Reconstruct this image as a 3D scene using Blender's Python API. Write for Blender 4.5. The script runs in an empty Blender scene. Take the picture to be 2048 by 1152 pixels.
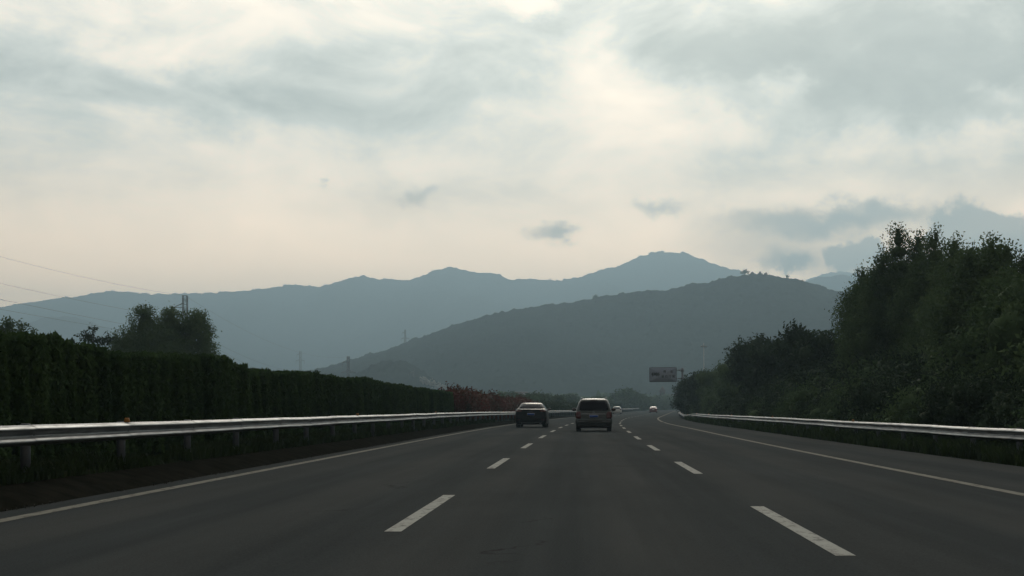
import bpy, math, random
import numpy as np
from mathutils import Vector, Matrix

R = math.radians
rng = np.random.default_rng(7)
random.seed(7)
SC = bpy.context.scene
COL = SC.collection

# ------------------------------------------------------------------ camera
F_PX, X0, Y0, CAM_H = 3085.0, 1162.4, 818.6, 1.122      # focal length and vanishing point in photo pixels
cd = bpy.data.cameras.new("camera")
cd.sensor_width = 36.0
cd.lens = 36.0 * F_PX / 2048.0
cd.shift_x = -(X0 - 1024.0) / 2048.0
cd.shift_y = (Y0 - 576.0) / 2048.0
cd.clip_start = 0.1
cd.clip_end = 20000
cam = bpy.data.objects.new("camera", cd)
cam.location = (0, 0, CAM_H)
cam.rotation_euler = (R(90), R(0.23), 0)
COL.objects.link(cam)
SC.camera = cam

# ------------------------------------------------------------------ sky, sun, exposure
SUN_EL, SUN_AZ = R(27), R(4.0)
sun_dir = Vector((math.sin(SUN_AZ) * math.cos(SUN_EL), math.cos(SUN_AZ) * math.cos(SUN_EL), math.sin(SUN_EL)))
sl = bpy.data.lights.new("sun", 'SUN')
sl.energy = 0.5
sl.angle = R(14)
sl.color = (1.0, 0.90, 0.76)
so = bpy.data.objects.new("sun", sl)
so.rotation_euler = (-sun_dir).to_track_quat('-Z', 'Y').to_euler()
COL.objects.link(so)

SC.view_settings.view_transform = 'Standard'
SC.view_settings.look = 'None'
SC.view_settings.exposure = 0.1
SC.view_settings.gamma = 1.0
SC.view_settings.use_curve_mapping = False
SC.cycles.use_denoising = True
SC.cycles.max_bounces = 6
SC.cycles.volume_bounces = 0
SC.cycles.transparent_max_bounces = 8
SC.cycles.caustics_reflective = False
SC.cycles.caustics_refractive = False


class NT:
    """small helper for building node trees"""
    def __init__(self, tree):
        self.t = tree
        self.n = tree.nodes
        self.l = tree.links

    def put(self, sock, v):
        if v is None:
            return
        if isinstance(v, bpy.types.NodeSocket):
            self.l.new(v, sock)
        else:
            sock.default_value = v

    def math(self, op, a, b=None, c=None, clamp=False):
        n = self.n.new('ShaderNodeMath')
        n.operation = op
        n.use_clamp = clamp
        self.put(n.inputs[0], a)
        self.put(n.inputs[1], b)
        self.put(n.inputs[2], c)
        return n.outputs[0]

    def vec(self, op, a, b=None, out=0):
        n = self.n.new('ShaderNodeVectorMath')
        n.operation = op
        self.put(n.inputs[0], a)
        self.put(n.inputs[1], b)
        return n.outputs[out]

    def noise(self, vec, scale, detail=4, rough=0.55, dist=0.0, color=False):
        n = self.n.new('ShaderNodeTexNoise')
        self.put(n.inputs['Vector'], vec)
        n.inputs['Scale'].default_value = scale
        n.inputs['Detail'].default_value = detail
        n.inputs['Roughness'].default_value = rough
        n.inputs['Distortion'].default_value = dist
        return n.outputs['Color' if color else 'Fac']

    def ramp(self, fac, stops, interp='LINEAR'):
        n = self.n.new('ShaderNodeValToRGB')
        cr = n.color_ramp
        cr.interpolation = interp
        while len(cr.elements) < len(stops):
            cr.elements.new(0.5)
        for e, (p, c) in zip(cr.elements, stops):
            e.position = p
            e.color = (c[0], c[1], c[2], 1) if not isinstance(c, float) else (c, c, c, 1)
        self.put(n.inputs[0], fac)
        return n.outputs[0]

    def mixc(self, fac, a, b, blend='MIX'):
        n = self.n.new('ShaderNodeMix')
        n.data_type = 'RGBA'
        n.blend_type = blend
        self.put(n.inputs[0], fac)
        for s, v in ((n.inputs[6], a), (n.inputs[7], b)):
            if isinstance(v, tuple):
                v = (v[0], v[1], v[2], 1)
            self.put(s, v)
        return n.outputs[2]

    def maprange(self, v, a, b, c, d, kind='LINEAR'):
        n = self.n.new('ShaderNodeMapRange')
        n.interpolation_type = kind
        self.put(n.inputs[0], v)
        for i, x in enumerate((a, b, c, d)):
            n.inputs[i + 1].default_value = x
        return n.outputs[0]


def dirpix(px, py):
    v = Vector(((px - X0) / F_PX, 1.0, (Y0 - py) / F_PX)).normalized()
    return v


world = bpy.data.worlds.new("World")
SC.world = world
world.use_nodes = True
w = NT(world.node_tree)
w.n.clear()
tc = w.n.new('ShaderNodeTexCoord')
D = tc.outputs['Generated']
sky = w.n.new('ShaderNodeTexSky')
sky.sky_type = 'NISHITA'
sky.sun_disc = False
sky.sun_elevation = SUN_EL
sky.sun_rotation = SUN_AZ
sky.air_density = 1.5
sky.dust_density = 3.0
sep = w.n.new('ShaderNodeSeparateXYZ')
w.l.new(D, sep.inputs[0])
dx, dy, dz = sep.outputs
# cloud layer seen in perspective: the deck spreads out overhead and closes up to the horizon
den = w.math('ADD', w.math('MAXIMUM', dz, 0.0), 0.16)
comb = w.n.new('ShaderNodeCombineXYZ')
w.put(comb.inputs[0], w.math('DIVIDE', dx, den))
w.put(comb.inputs[1], w.math('DIVIDE', dy, den))
w.put(comb.inputs[2], w.math('MULTIPLY', dz, 3.0))
deck = comb.outputs[0]
nA = w.noise(w.vec('MULTIPLY', deck, (1.0, 0.75, 1)), 1.15, 6, 0.56, 0.5)
nB = w.noise(w.vec('ADD', w.vec('MULTIPLY', D, (1.0, 1.0, 1.9)), (13, 4, 2)), 11.0, 8, 0.62, 0.4)
warp = w.vec('MULTIPLY', w.vec('SUBTRACT', w.noise(w.vec('MULTIPLY', D, (1, 1, 1.7)), 16, 5, 0.6, color=True), (0.5, 0.5, 0.5)), (0.065, 0.0, 0.040))
warp2 = w.vec('MULTIPLY', w.vec('SUBTRACT', w.noise(D, 60, 5, 0.6, color=True), (0.5, 0.5, 0.5)), (0.022, 0.0, 0.016))
DW = w.vec('ADD', w.vec('ADD', D, warp), warp2)
front = w.math('GREATER_THAN', dy, 0.3)


def blobs(lst, base_vec):
    tot = None
    for (px, py, rx, ry, amp) in lst:
        c = dirpix(px, py)
        v = w.vec('MULTIPLY', w.vec('SUBTRACT', base_vec, (c.x, 0, c.z)), (F_PX / rx, 0.0, F_PX / ry))
        l = w.vec('LENGTH', v, out=1)
        g = w.maprange(l, 0.0, 1.0, amp, 0.0, 'SMOOTHSTEP')
        tot = g if tot is None else w.math('ADD', tot, g)
    return w.math('MULTIPLY', tot, front)


# + is thin and bright cloud, - is thick grey cloud
soft = blobs([
    (1330, 260, 520, 190, 0.30), (1180, 190, 260, 90, 0.16), (1500, 275, 420, 70, 0.22), (1900, 290, 420, 60, 0.20),
    (1590, 172, 90, 60, 0.34), (1062, 8, 90, 45, 0.34), (1775, 240, 80, 50, 0.14), (2000, 185, 60, 40, 0.18),
    (1842, 140, 50, 30, 0.10), (1190, 80, 60, 120, 0.10),
    (700, 330, 900, 90, 0.12), (300, 290, 500, 60, 0.10), (620, 200, 330, 60, 0.10), (330, 110, 340, 50, 0.10),
    (100, 30, 260, 50, 0.10), (740, 60, 220, 60, 0.12), (900, 430, 1300, 170, 0.10), (1100, 330, 500, 90, 0.10),
    (1800, 110, 620, 170, -0.34), (1420, 60, 260, 130, -0.22), (1800, 245, 420, 40, -0.10),
    (250, 170, 480, 70, -0.24), (900, 60, 330, 80, -0.16), (1000, 175, 260, 60, -0.16), (480, 215, 330, 60, -0.14),
    (120, 90, 420, 60, -0.10), (60, 250, 260, 60, -0.08), (640, 110, 260, 40, -0.10), (2050, 60, 300, 160, -0.14),
    (420, 275, 160, 30, -0.10)], DW)
hard = blobs([
    (1590, 525, 80, 40, -0.16), (1850, 545, 300, 100, -0.26), (1640, 440, 340, 50, -0.20), (1560, 490, 300, 90, -0.16), (2020, 560, 160, 100, -0.20),
    (1320, 425, 68, 26, -0.20), (1105, 470, 92, 32, -0.26), (810, 388, 62, 28, -0.17), (655, 371, 22, 11, -0.16),
    (1790, 440, 260, 50, -0.14)], DW)
puff = blobs([(1925, 440, 70, 66, 1.0), (1975, 462, 62, 55, 1.0), (1885, 468, 52, 42, 1.0), (2030, 490, 80, 80, 1.0), (2110, 480, 90, 90, 1.0), (1940, 520, 120, 60, 1.0),
              (1722, 500, 62, 42, 1.0), (1680, 510, 50, 30, 1.0), (1755, 505, 42, 34, 1.0), (1590, 528, 56, 24, 0.9), (1720, 535, 110, 24, 0.7)], w.vec('ADD', w.vec('ADD', D, w.vec('MULTIPLY', warp, (0.45, 0, 0.5))), w.vec('MULTIPLY', warp2, (1.5, 0, 1.6))))
puff = w.maprange(puff, 0.22, 0.75, 0.0, 1.0, 'SMOOTHSTEP')
edge = w.maprange(hard, -0.40, 0.0, 1.0, 0.0, 'SMOOTHSTEP')
nmix = w.math('ADD', w.math('MULTIPLY', w.math('SUBTRACT', nA, 0.5), 0.95), w.math('MULTIPLY', w.math('SUBTRACT', nB, 0.5), 1.15))
fade = w.maprange(dz, 0.02, 0.16, 0.22, 1.0, 'SMOOTHSTEP')
dens = w.math('ADD', w.math('ADD', w.math('MULTIPLY', nmix, fade), soft), 0.53)
dens = w.math('ADD', dens, w.math('MULTIPLY', edge, -0.6), None, True)
cloud = w.ramp(dens, [(0.0, (0.32, 0.34, 0.325)), (0.28, (0.445, 0.462, 0.43)), (0.5, (0.70, 0.695, 0.63)),
                      (0.72, (1.08, 0.95, 0.79)), (1.0, (1.48, 1.20, 0.94))])
# low in the west the light behind the deck is warmer
warm = w.maprange(dz, 0.03, 0.17, 1.0, 0.0, 'SMOOTHSTEP')
cloud = w.mixc(w.math('MULTIPLY', warm, w.math('MULTIPLY', w.math('SUBTRACT', 1.0, edge), 0.62)), cloud, (7.4, 4.9, 2.95))
cloud = w.mixc(w.math('MULTIPLY', edge, 0.60), cloud, (0.40, 0.45, 0.47))
cloud = w.mixc(w.math('MULTIPLY', puff, 0.88), cloud, (0.34, 0.38, 0.39))
# brightness of the overcast falls away from the hidden sun
mu = w.vec('DOT_PRODUCT', D, tuple(sun_dir), out=1)
lum = w.ramp(w.maprange(mu, -1, 1, 0, 1), [(0.0, 0.16), (0.5, 0.20), (0.74, 0.40), (0.88, 1.20), (0.93, 1.50), (0.97, 1.46), (1.0, 1.5)])
cloud = w.mixc(1.0, cloud, lum, 'MULTIPLY')
cloud10 = w.vec('SCALE', cloud)
cloud10.node.inputs['Scale'].default_value = 10.0
# clear sky shows through the deck a little
skycol = w.mixc(0.94, sky.outputs[0], cloud10)
bg = w.n.new('ShaderNodeBackground')
w.put(bg.inputs['Color'], skycol)
bg.inputs['Strength'].default_value = 0.1
wo = w.n.new('ShaderNodeOutputWorld')
w.l.new(bg.outputs[0], wo.inputs[0])

# ------------------------------------------------------------------ materials
MATS = {}


def mat(name, color, rough=0.6, metal=0.0, spec=0.5, coat=0.0, var=None, var_scale=4.0, bump=0.0, bump_scale=40.0,
        trans=0.0, coords='Object'):
    """procedural material: base colour varied by noise, optional bump and leaf translucency"""
    m = bpy.data.materials.new(name)
    m.use_nodes = True
    t = NT(m.node_tree)
    b = t.n['Principled BSDF']
    c = t.n.new('ShaderNodeTexCoord').outputs[coords]
    if var is None:
        var = tuple(x * 0.75 for x in color)
    nz = t.noise(c, var_scale, 5, 0.6)
    if trans:
        nz = t.math('ADD', nz, t.math('MULTIPLY', t.math('SUBTRACT', t.n.new('ShaderNodeObjectInfo').outputs['Random'], 0.5), 0.14))
    f = t.maprange(nz, 0.35, 0.65, 0, 1)
    t.put(b.inputs['Base Color'], t.mixc(f, var, color))
    t.put(b.inputs['Roughness'], t.maprange(nz, 0.3, 0.7, min(1, rough * 1.15), rough * 0.9))
    b.inputs['Metallic'].default_value = metal
    b.inputs['Specular IOR Level'].default_value = spec
    b.inputs['Coat Weight'].default_value = coat
    b.inputs['Coat Roughness'].default_value = 0.06
    if bump:
        bn = t.n.new('ShaderNodeBump')
        bn.inputs['Strength'].default_value = bump
        bn.inputs['Distance'].default_value = 0.02
        t.put(bn.inputs['Height'], t.noise(c, bump_scale, 4, 0.6))
        t.l.new(bn.outputs[0], b.inputs['Normal'])
    if trans:
        tr = t.n.new('ShaderNodeBsdfTranslucent')
        t.put(tr.inputs['Color'], t.mixc(f, var, color))
        mx = t.n.new('ShaderNodeMixShader')
        mx.inputs[0].default_value = trans
        t.l.new(b.outputs[0], mx.inputs[1])
        t.l.new(tr.outputs[0], mx.inputs[2])
        t.l.new(mx.outputs[0], t.n['Material Output'].inputs[0])
    MATS[name] = m
    return m


# asphalt: long faint wheel streaks, aggregate speckle
asph = bpy.data.materials.new("asphalt")
asph.use_nodes = True
t = NT(asph.node_tree)
b = t.n['Principled BSDF']
oc = t.n.new('ShaderNodeTexCoord').outputs['Object']
streak = t.noise(t.vec('MULTIPLY', oc, (1.0, 0.02, 1)), 2.6, 4, 0.6)
patchn = t.noise(t.vec('MULTIPLY', oc, (1.0, 0.25, 1)), 0.45, 4, 0.55)
speck = t.noise(oc, 55, 2, 0.7)
v = t.math('ADD', t.math('MULTIPLY', streak, 0.45), t.math('MULTIPLY', patchn, 0.55))
cbase = t.ramp(v, [(0.28, (0.0255, 0.031, 0.033)), (0.5, (0.035, 0.0415, 0.044)), (0.72, (0.050, 0.057, 0.060))])
_sx = t.n.new('ShaderNodeSeparateXYZ')
t.l.new(oc, _sx.inputs[0])
_wp = t.math('ABSOLUTE', t.math('SUBTRACT', t.math('FRACT', t.math('DIVIDE', t.math('ADD', _sx.outputs[0], 1.73 + 7.5 + 0.94 - 0.47), 1.875)), 0.5))
_wp = t.math('MULTIPLY', t.maprange(_wp, 0.12, 0.36, 1.0, 0.0, 'SMOOTHSTEP'), t.maprange(patchn, 0.35, 0.65, 0.25, 0.8))
_wp = t.math('MULTIPLY', _wp, t.maprange(_sx.outputs[1], 60, 130, 1.0, 0.0))
cbase = t.mixc(_wp, cbase, t.mixc(0.45, cbase, (0.064, 0.066, 0.064)))
cbase = t.mixc(t.maprange(speck, 0.4, 0.8, 0.0, 0.45), cbase, (0.070, 0.072, 0.070))
_sx = t.n.new('ShaderNodeSeparateXYZ')
t.l.new(oc, _sx.inputs[0])
_wp = t.math('ABSOLUTE', t.math('SUBTRACT', t.math('FRACT', t.math('DIVIDE', t.math('ADD', _sx.outputs[0], 1.73 + 7.5 + 0.94 - 0.47), 1.875)), 0.5))
_wp = t.math('MULTIPLY', t.maprange(_wp, 0.12, 0.36, 1.0, 0.0, 'SMOOTHSTEP'), t.maprange(patchn, 0.35, 0.65, 0.25, 0.8))
_wp = t.math('MULTIPLY', _wp, t.maprange(_sx.outputs[1], 60, 130, 1.0, 0.0))
cbase = t.mixc(_wp, cbase, t.mixc(0.45, cbase, (0.064, 0.066, 0.064)))
_crk = t.n.new('ShaderNodeTexVoronoi')
_crk.feature = 'DISTANCE_TO_EDGE'
t.put(_crk.inputs['Vector'], t.vec('ADD', oc, t.vec('SCALE', t.noise(oc, 1.5, 4, 0.6, color=True))))
_crk.inputs['Scale'].default_value = 0.16
_ck = t.math('MULTIPLY', t.maprange(_crk.outputs['Distance'], 0.0, 0.006, 1.0, 0.0), t.maprange(t.noise(oc, 0.3, 3, 0.5), 0.52, 0.6, 0.0, 0.8))
cbase = t.mixc(_ck, cbase, (0.014, 0.014, 0.014))
cbase = t.mixc(t.maprange(speck, 0.45, 0.25, 0.0, 0.6), cbase, (0.022, 0.022, 0.022))
t.put(b.inputs['Base Color'], cbase)
t.put(b.inputs['Roughness'], t.maprange(streak, 0.3, 0.7, 1.0, 0.92))
b.inputs['Specular IOR Level'].default_value = 0.02
bn = t.n.new('ShaderNodeBump')
bn.inputs['Strength'].default_value = 0.5
bn.inputs['Distance'].default_value = 0.01
t.put(bn.inputs['Height'], speck)
t.l.new(bn.outputs[0], b.inputs['Normal'])
MATS['asphalt'] = asph

# worn road paint
pm = bpy.data.materials.new("road_paint")
pm.use_nodes = True
t = NT(pm.node_tree)
b = t.n['Principled BSDF']
oc = t.n.new('ShaderNodeTexCoord').outputs['Object']
wn = t.noise(t.vec('MULTIPLY', oc, (1, 0.35, 1)), 9, 6, 0.7)
pc = t.mixc(t.maprange(wn, 0.50, 0.66, 0, 0.85), (0.40, 0.40, 0.37), (0.10, 0.10, 0.095))
pc = t.mixc(t.maprange(t.noise(oc, 70, 3, 0.7), 0.60, 0.70, 0, 0.8), pc, (0.05, 0.05, 0.05))
pc = t.mixc(t.maprange(t.noise(oc, 1.3, 3, 0.5), 0.35, 0.7, 0, 0.3), pc, (0.27, 0.26, 0.23))
t.put(b.inputs['Base Color'], pc)
b.inputs['Roughness'].default_value = 0.9
b.inputs['Specular IOR Level'].default_value = 0.08
MATS['paint'] = pm
# the long edge lines are older and dirtier than the dashes
pe = pm.copy()
pe.name = "edge_paint"
_t = NT(pe.node_tree)
_b = _t.n['Principled BSDF']
_src = _b.inputs['Base Color'].links[0].from_socket
_t.put(_b.inputs['Base Color'], _t.mixc(1.0, _src, (0.56, 0.54, 0.50), 'MULTIPLY'))
MATS['edge_paint'] = pe

mat('soil', (0.020, 0.019, 0.015), 0.95, var=(0.010, 0.0105, 0.008), var_scale=2.5, bump=0.8, bump_scale=14, spec=0.0)
mat('turf', (0.018, 0.024, 0.011), 0.95, var=(0.010, 0.013, 0.008), var_scale=1.1, bump=0.8, bump_scale=10, spec=0.0)
mat('field', (0.060, 0.075, 0.035), 0.95, var=(0.035, 0.045, 0.02), var_scale=0.02, spec=0.1)
mat('grass', (0.026, 0.044, 0.014), 0.8, var=(0.014, 0.024, 0.009), var_scale=0.7, spec=0.15, trans=0.35)
mat('weeds', (0.034, 0.056, 0.013), 0.8, var=(0.014, 0.026, 0.010), var_scale=0.9, spec=0.2, trans=0.35)
mat('steel', (0.22, 0.232, 0.24), 0.33, metal=0.9, var=(0.16, 0.17, 0.18), var_scale=1.7, bump=0.05, bump_scale=6)
mat('post_steel', (0.09, 0.105, 0.125), 0.5, metal=0.3, var=(0.08, 0.095, 0.11), var_scale=6)
_t = NT(MATS['steel'].node_tree)
_b = _t.n['Principled BSDF']
_oi = _t.n.new('ShaderNodeObjectInfo').outputs['Random']
_src = _b.inputs['Base Color'].links[0].from_socket
_oc = _t.n.new('ShaderNodeTexCoord').outputs['Object']
_gr = _t.maprange(_t.noise(_t.vec('MULTIPLY', _oc, (3, 0.6, 9)), 2.2, 6, 0.7), 0.42, 0.68, 0.0, 0.55)
_c = _t.mixc(_gr, _src, (0.10, 0.095, 0.085))
_t.put(_b.inputs['Base Color'], _t.mixc(_t.math('MULTIPLY', _oi, 0.35), _c, (0.13, 0.135, 0.14)))
_t.put(_b.inputs['Roughness'], _t.math('ADD', _t.math('MULTIPLY', _gr, 0.4), _t.maprange(_oi, 0, 1, 0.28, 0.40)))
mat('reflector', (0.55, 0.25, 0.05), 0.3)
mat('bark', (0.055, 0.045, 0.035), 0.9, var=(0.03, 0.025, 0.02), var_scale=5, bump=0.5, bump_scale=20)
mat('cypress', (0.060, 0.105, 0.036), 0.8, var=(0.032, 0.060, 0.026), var_scale=1.3, spec=0.05, trans=0.25)
mat('leaf_mid', (0.092, 0.142, 0.058), 0.7, var=(0.050, 0.086, 0.038), var_scale=0.6, spec=0.05, trans=0.25)
mat('leaf_dark', (0.040, 0.066, 0.032), 0.7, var=(0.024, 0.042, 0.022), var_scale=0.6, spec=0.05, trans=0.15)
mat('leaf_light', (0.075, 0.115, 0.040), 0.6, var=(0.034, 0.056, 0.022), var_scale=0.25, spec=0.08, trans=0.3)
mat('leaf_red', (0.125, 0.026, 0.018), 0.6, var=(0.05, 0.036, 0.018), var_scale=1.6, spec=0.1, trans=0.25)
mat('forest', (0.026, 0.032, 0.022), 1.0, var=(0.018, 0.023, 0.018), var_scale=0.006, spec=0.0)
mat('lattice', (0.16, 0.16, 0.17), 0.6, metal=0.4)
mat('cable', (0.04, 0.04, 0.04), 0.6)
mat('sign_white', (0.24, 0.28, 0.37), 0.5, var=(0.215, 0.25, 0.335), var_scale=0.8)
mat('sign_frame', (0.05, 0.05, 0.07), 0.5)
mat('print_black', (0.012, 0.012, 0.014), 0.6)
mat('pole_grey', (0.20, 0.235, 0.29), 0.5, metal=0.3)
mat('paint_black', (0.006, 0.006, 0.008), 0.35, spec=0.12, coat=0.16, var=(0.005, 0.005, 0.006))
mat('paint_bronze', (0.036, 0.041, 0.040), 0.4, metal=0.2, coat=0.6, var=(0.031, 0.036, 0.035))
mat('paint_white', (0.70, 0.70, 0.70), 0.4, coat=0.8, var=(0.64, 0.64, 0.64))
mat('paint_red', (0.12, 0.016, 0.018), 0.35, coat=0.8, var=(0.17, 0.02, 0.02))
mat('car_glass', (0.014, 0.014, 0.018), 0.10, spec=0.6, coat=0.6, var=(0.010, 0.010, 0.013))
mat('rear_glass', (0.012, 0.009, 0.014), 0.14, spec=0.10, var=(0.010, 0.008, 0.012))
mat('plastic', (0.018, 0.018, 0.019), 0.6)
mat('chrome', (0.62, 0.62, 0.64), 0.15, metal=1.0, var=(0.55, 0.55, 0.57))
mat('lamp_red', (0.085, 0.008, 0.010), 0.2, coat=0.6, var=(0.06, 0.006, 0.008))
mat('lamp_clear', (0.34, 0.20, 0.19), 0.15, coat=1.0)
mat('plate_blue', (0.020, 0.085, 0.36), 0.4, var=(0.018, 0.075, 0.32))
mat('plate_white', (0.6, 0.6, 0.62), 0.4)
mat('tyre', (0.014, 0.014, 0.014), 0.85)
mat('rim', (0.38, 0.38, 0.40), 0.35, metal=0.9)
mat('house_wall', (0.34, 0.33, 0.33), 0.8, var=(0.26, 0.25, 0.26), var_scale=0.3)
mat('house_roof', (0.12, 0.07, 0.06), 0.8)
mat('window_dark', (0.03, 0.035, 0.04), 0.3)
mat('rubble', (0.42, 0.40, 0.38), 0.9, var=(0.25, 0.24, 0.22), var_scale=0.4)
mat('seam', (0.062, 0.062, 0.058), 0.95, var=(0.036, 0.036, 0.034), var_scale=1.5, spec=0.02)
mat('mast', (0.45, 0.46, 0.48), 0.5)


# ------------------------------------------------------------------ helpers
def mesh_np(name, V, Fq, m, smooth=False):
    """mesh from arrays; Fq is a list of index arrays (n,3) or (n,4)"""
    me = bpy.data.meshes.new(name)
    V = np.asarray(V, np.float32)
    if not isinstance(Fq, list):
        Fq = [Fq]
    Fq = [np.asarray(f, np.int32) for f in Fq if len(f)]
    me.vertices.add(len(V))
    me.vertices.foreach_set('co', V.ravel())
    nl = sum(f.size for f in Fq)
    npoly = sum(len(f) for f in Fq)
    me.loops.add(nl)
    me.loops.foreach_set('vertex_index', np.concatenate([f.ravel() for f in Fq]))
    me.polygons.add(npoly)
    sizes = np.concatenate([np.full(len(f), f.shape[1]) for f in Fq])
    starts = np.concatenate([[0], np.cumsum(sizes)[:-1]])
    me.polygons.foreach_set('loop_start', starts.astype(np.int32))
    me.polygons.foreach_set('loop_total', sizes.astype(np.int32))
    if smooth:
        me.polygons.foreach_set('use_smooth', np.ones(npoly, bool))
    me.update(calc_edges=True)
    me.validate()
    if m:
        me.materials.append(MATS[m])
    return me


def link(name, me, parent=None, loc=(0, 0, 0)):
    o = bpy.data.objects.new(name, me)
    o.location = loc
    COL.objects.link(o)
    if parent is not None:
        o.parent = parent
    return o


def empty(name, label, cat, loc=(0, 0, 0), rz=0.0, group=None):
    o = bpy.data.objects.new(name, None)
    o.empty_display_size = 0.3
    o.location = loc
    o.rotation_euler = (0, 0, rz)
    COL.objects.link(o)
    return tag(o, label, cat, group)


def tag(o, label, cat, group=None, kind=None):
    if label:
        o['label'] = label
    if cat:
        o['category'] = cat
    if group:
        o['group'] = group
    if kind:
        o['kind'] = kind
    return o


def copy_thing(root, loc, rz=None, scale=None, label=None, group=None):
    r = root.copy()
    COL.objects.link(r)
    r.location = loc
    if rz is not None:
        r.rotation_euler = (0, 0, rz)
    if scale is not None:
        r.scale = scale
    if label:
        r['label'] = label
    if group:
        r['group'] = group
    for ch in list(root.children):
        c = ch.copy()
        COL.objects.link(c)
        c.parent = r
        for g in list(ch.children):
            d = g.copy()
            COL.objects.link(d)
            d.parent = c
    return r


class MB:
    """collects simple solids into one mesh"""
    def __init__(self):
        self.v, self.f3, self.f4 = [], [], []
        self.n = 0

    def add(self, V, F4=(), F3=()):
        self.v.append(np.asarray(V, float).reshape(-1, 3))
        for f in F4:
            self.f4.append([i + self.n for i in f])
        for f in F3:
            self.f3.append([i + self.n for i in f])
        self.n += len(self.v[-1])

    def box(self, c, s, rz=0.0):
        x, y, z = s[0] / 2, s[1] / 2, s[2] / 2
        P = np.array([(-x, -y, -z), (x, -y, -z), (x, y, -z), (-x, y, -z), (-x, -y, z), (x, -y, z), (x, y, z), (-x, y, z)])
        if rz:
            ca, sa = math.cos(rz), math.sin(rz)
            P = P @ np.array([(ca, sa, 0), (-sa, ca, 0), (0, 0, 1)])
        self.add(P + np.array(c), [(0, 3, 2, 1), (4, 5, 6, 7), (0, 1, 5, 4), (1, 2, 6, 5), (2, 3, 7, 6), (3, 0, 4, 7)])

    def tube(self, pts, radii, n=8, cap=True):
        pts = [np.array(p, float) for p in pts]
        if not hasattr(radii, '__len__'):
            radii = [radii] * len(pts)
        V, F4, F3 = [], [], []
        for i, p in enumerate(pts):
            d = pts[min(i + 1, len(pts) - 1)] - pts[max(i - 1, 0)]
            d = d / (np.linalg.norm(d) + 1e-9)
            a = np.cross(d, (0, 0, 1) if abs(d[2]) < 0.9 else (1, 0, 0))
            a /= np.linalg.norm(a)
            bb = np.cross(d, a)
            for k in range(n):
                th = 2 * math.pi * k / n
                V.append(p + radii[i] * (math.cos(th) * a + math.sin(th) * bb))
        for i in range(len(pts) - 1):
            for k in range(n):
                k2 = (k + 1) % n
                F4.append((i * n + k, i * n + k2, (i + 1) * n + k2, (i + 1) * n + k))
        if cap:
            V += [pts[0], pts[-1]]
            c0, c1 = len(V) - 2, len(V) - 1
            for k in range(n):
                k2 = (k + 1) % n
                F3.append((c0, k2, k))
                F3.append((c1, (len(pts) - 1) * n + k, (len(pts) - 1) * n + k2))
        self.add(V, F4, F3)

    def prism(self, outline, z0, z1, axis='y'):
        """outline in (a,b); extruded along y from z0 to z1 (a->x, b->z)"""
        n = len(outline)
        V = []
        for q in (z0, z1):
            for a, bb in outline:
                V.append((a, q, bb) if axis == 'y' else ((q, a, bb) if axis == 'x' else (a, bb, q)))
        ca = np.mean(np.array(V[:n]), 0)
        cb = np.mean(np.array(V[n:]), 0)
        V += [tuple(ca), tuple(cb)]
        F4 = [(i, (i + 1) % n, n + (i + 1) % n, n + i) for i in range(n)]
        F3 = [(2 * n, (i + 1) % n, i) for i in range(n)] + [(2 * n + 1, n + i, n + (i + 1) % n) for i in range(n)]
        self.add(V, F4, F3)

    def mesh(self, name, m, smooth=False):
        return mesh_np(name, np.concatenate(self.v), [np.array(self.f4).reshape(-1, 4), np.array(self.f3).reshape(-1, 3)], m, smooth)

    def build(self, name, m, parent=None, smooth=False, loc=(0, 0, 0)):
        return link(name, self.mesh(name, m, smooth), parent, loc)


def vnoise(P, seed=0):
    """value noise on 2-D or 3-D points, result in 0..1"""
    P = np.asarray(P, float)
    if P.shape[-1] == 2:
        P = np.concatenate([P, np.zeros(P.shape[:-1] + (1,))], -1)
    I = np.floor(P).astype(np.int64)
    Fr = P - I
    Fr = Fr * Fr * (3 - 2 * Fr)
    out = 0
    for i in (0, 1):
        for j in (0, 1):
            for k in (0, 1):
                h = (I[..., 0] + i) * 374761393 + (I[..., 1] + j) * 668265263 + (I[..., 2] + k) * 2147483647 + seed * 9176213
                h = (h ^ (h >> 13)) * 1274126177
                h = (h ^ (h >> 16)) & 0xFFFFFF
                wgt = (Fr[..., 0] if i else 1 - Fr[..., 0]) * (Fr[..., 1] if j else 1 - Fr[..., 1]) * (Fr[..., 2] if k else 1 - Fr[..., 2])
                out = out + wgt * (h / 0xFFFFFF)
    return out


def fbm(P, oct=4, seed=0):
    s, a, tot = 0, 1.0, 0
    P = np.asarray(P, float)
    for o in range(oct):
        s = s + a * vnoise(P * 2 ** o + o * 17.3, seed + o)
        tot += a
        a *= 0.5
    return s / tot


def at(px, py, d):
    """world point seen at a photo pixel, at a distance d ahead"""
    return Vector(((px - X0) / F_PX * d, d, CAM_H + (Y0 - py) / F_PX * d))


# ------------------------------------------------------------------ the line of the road
S = np.arange(0, 1301, 1.0)
KH = np.interp(S, [0, 60, 90, 120, 150, 180, 240, 320, 500, 1300], np.array([0, .2445, .1132, .6239, .2244, .6065, 0.0, 0.02, 0.0, 0.0]) * 1e-3)
TH = np.cumsum(KH)
XC = np.cumsum(TH)
KZ = np.interp(S, [0, 60, 90, 120, 150, 180, 240, 320, 450, 600], np.array([0, .2413, -.9452, .5483, .3646, -.1652, .055, -.03, .01, 0]) * 1e-4)
ZC = np.cumsum(np.cumsum(KZ))
ZC = np.where(S > 240, np.interp(S, [240, 300, 400, 600, 1000, 1300], [ZC[240], .13, .30, .60, 1.10, 1.4]), ZC)
SLOPE = 0.0045


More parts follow.
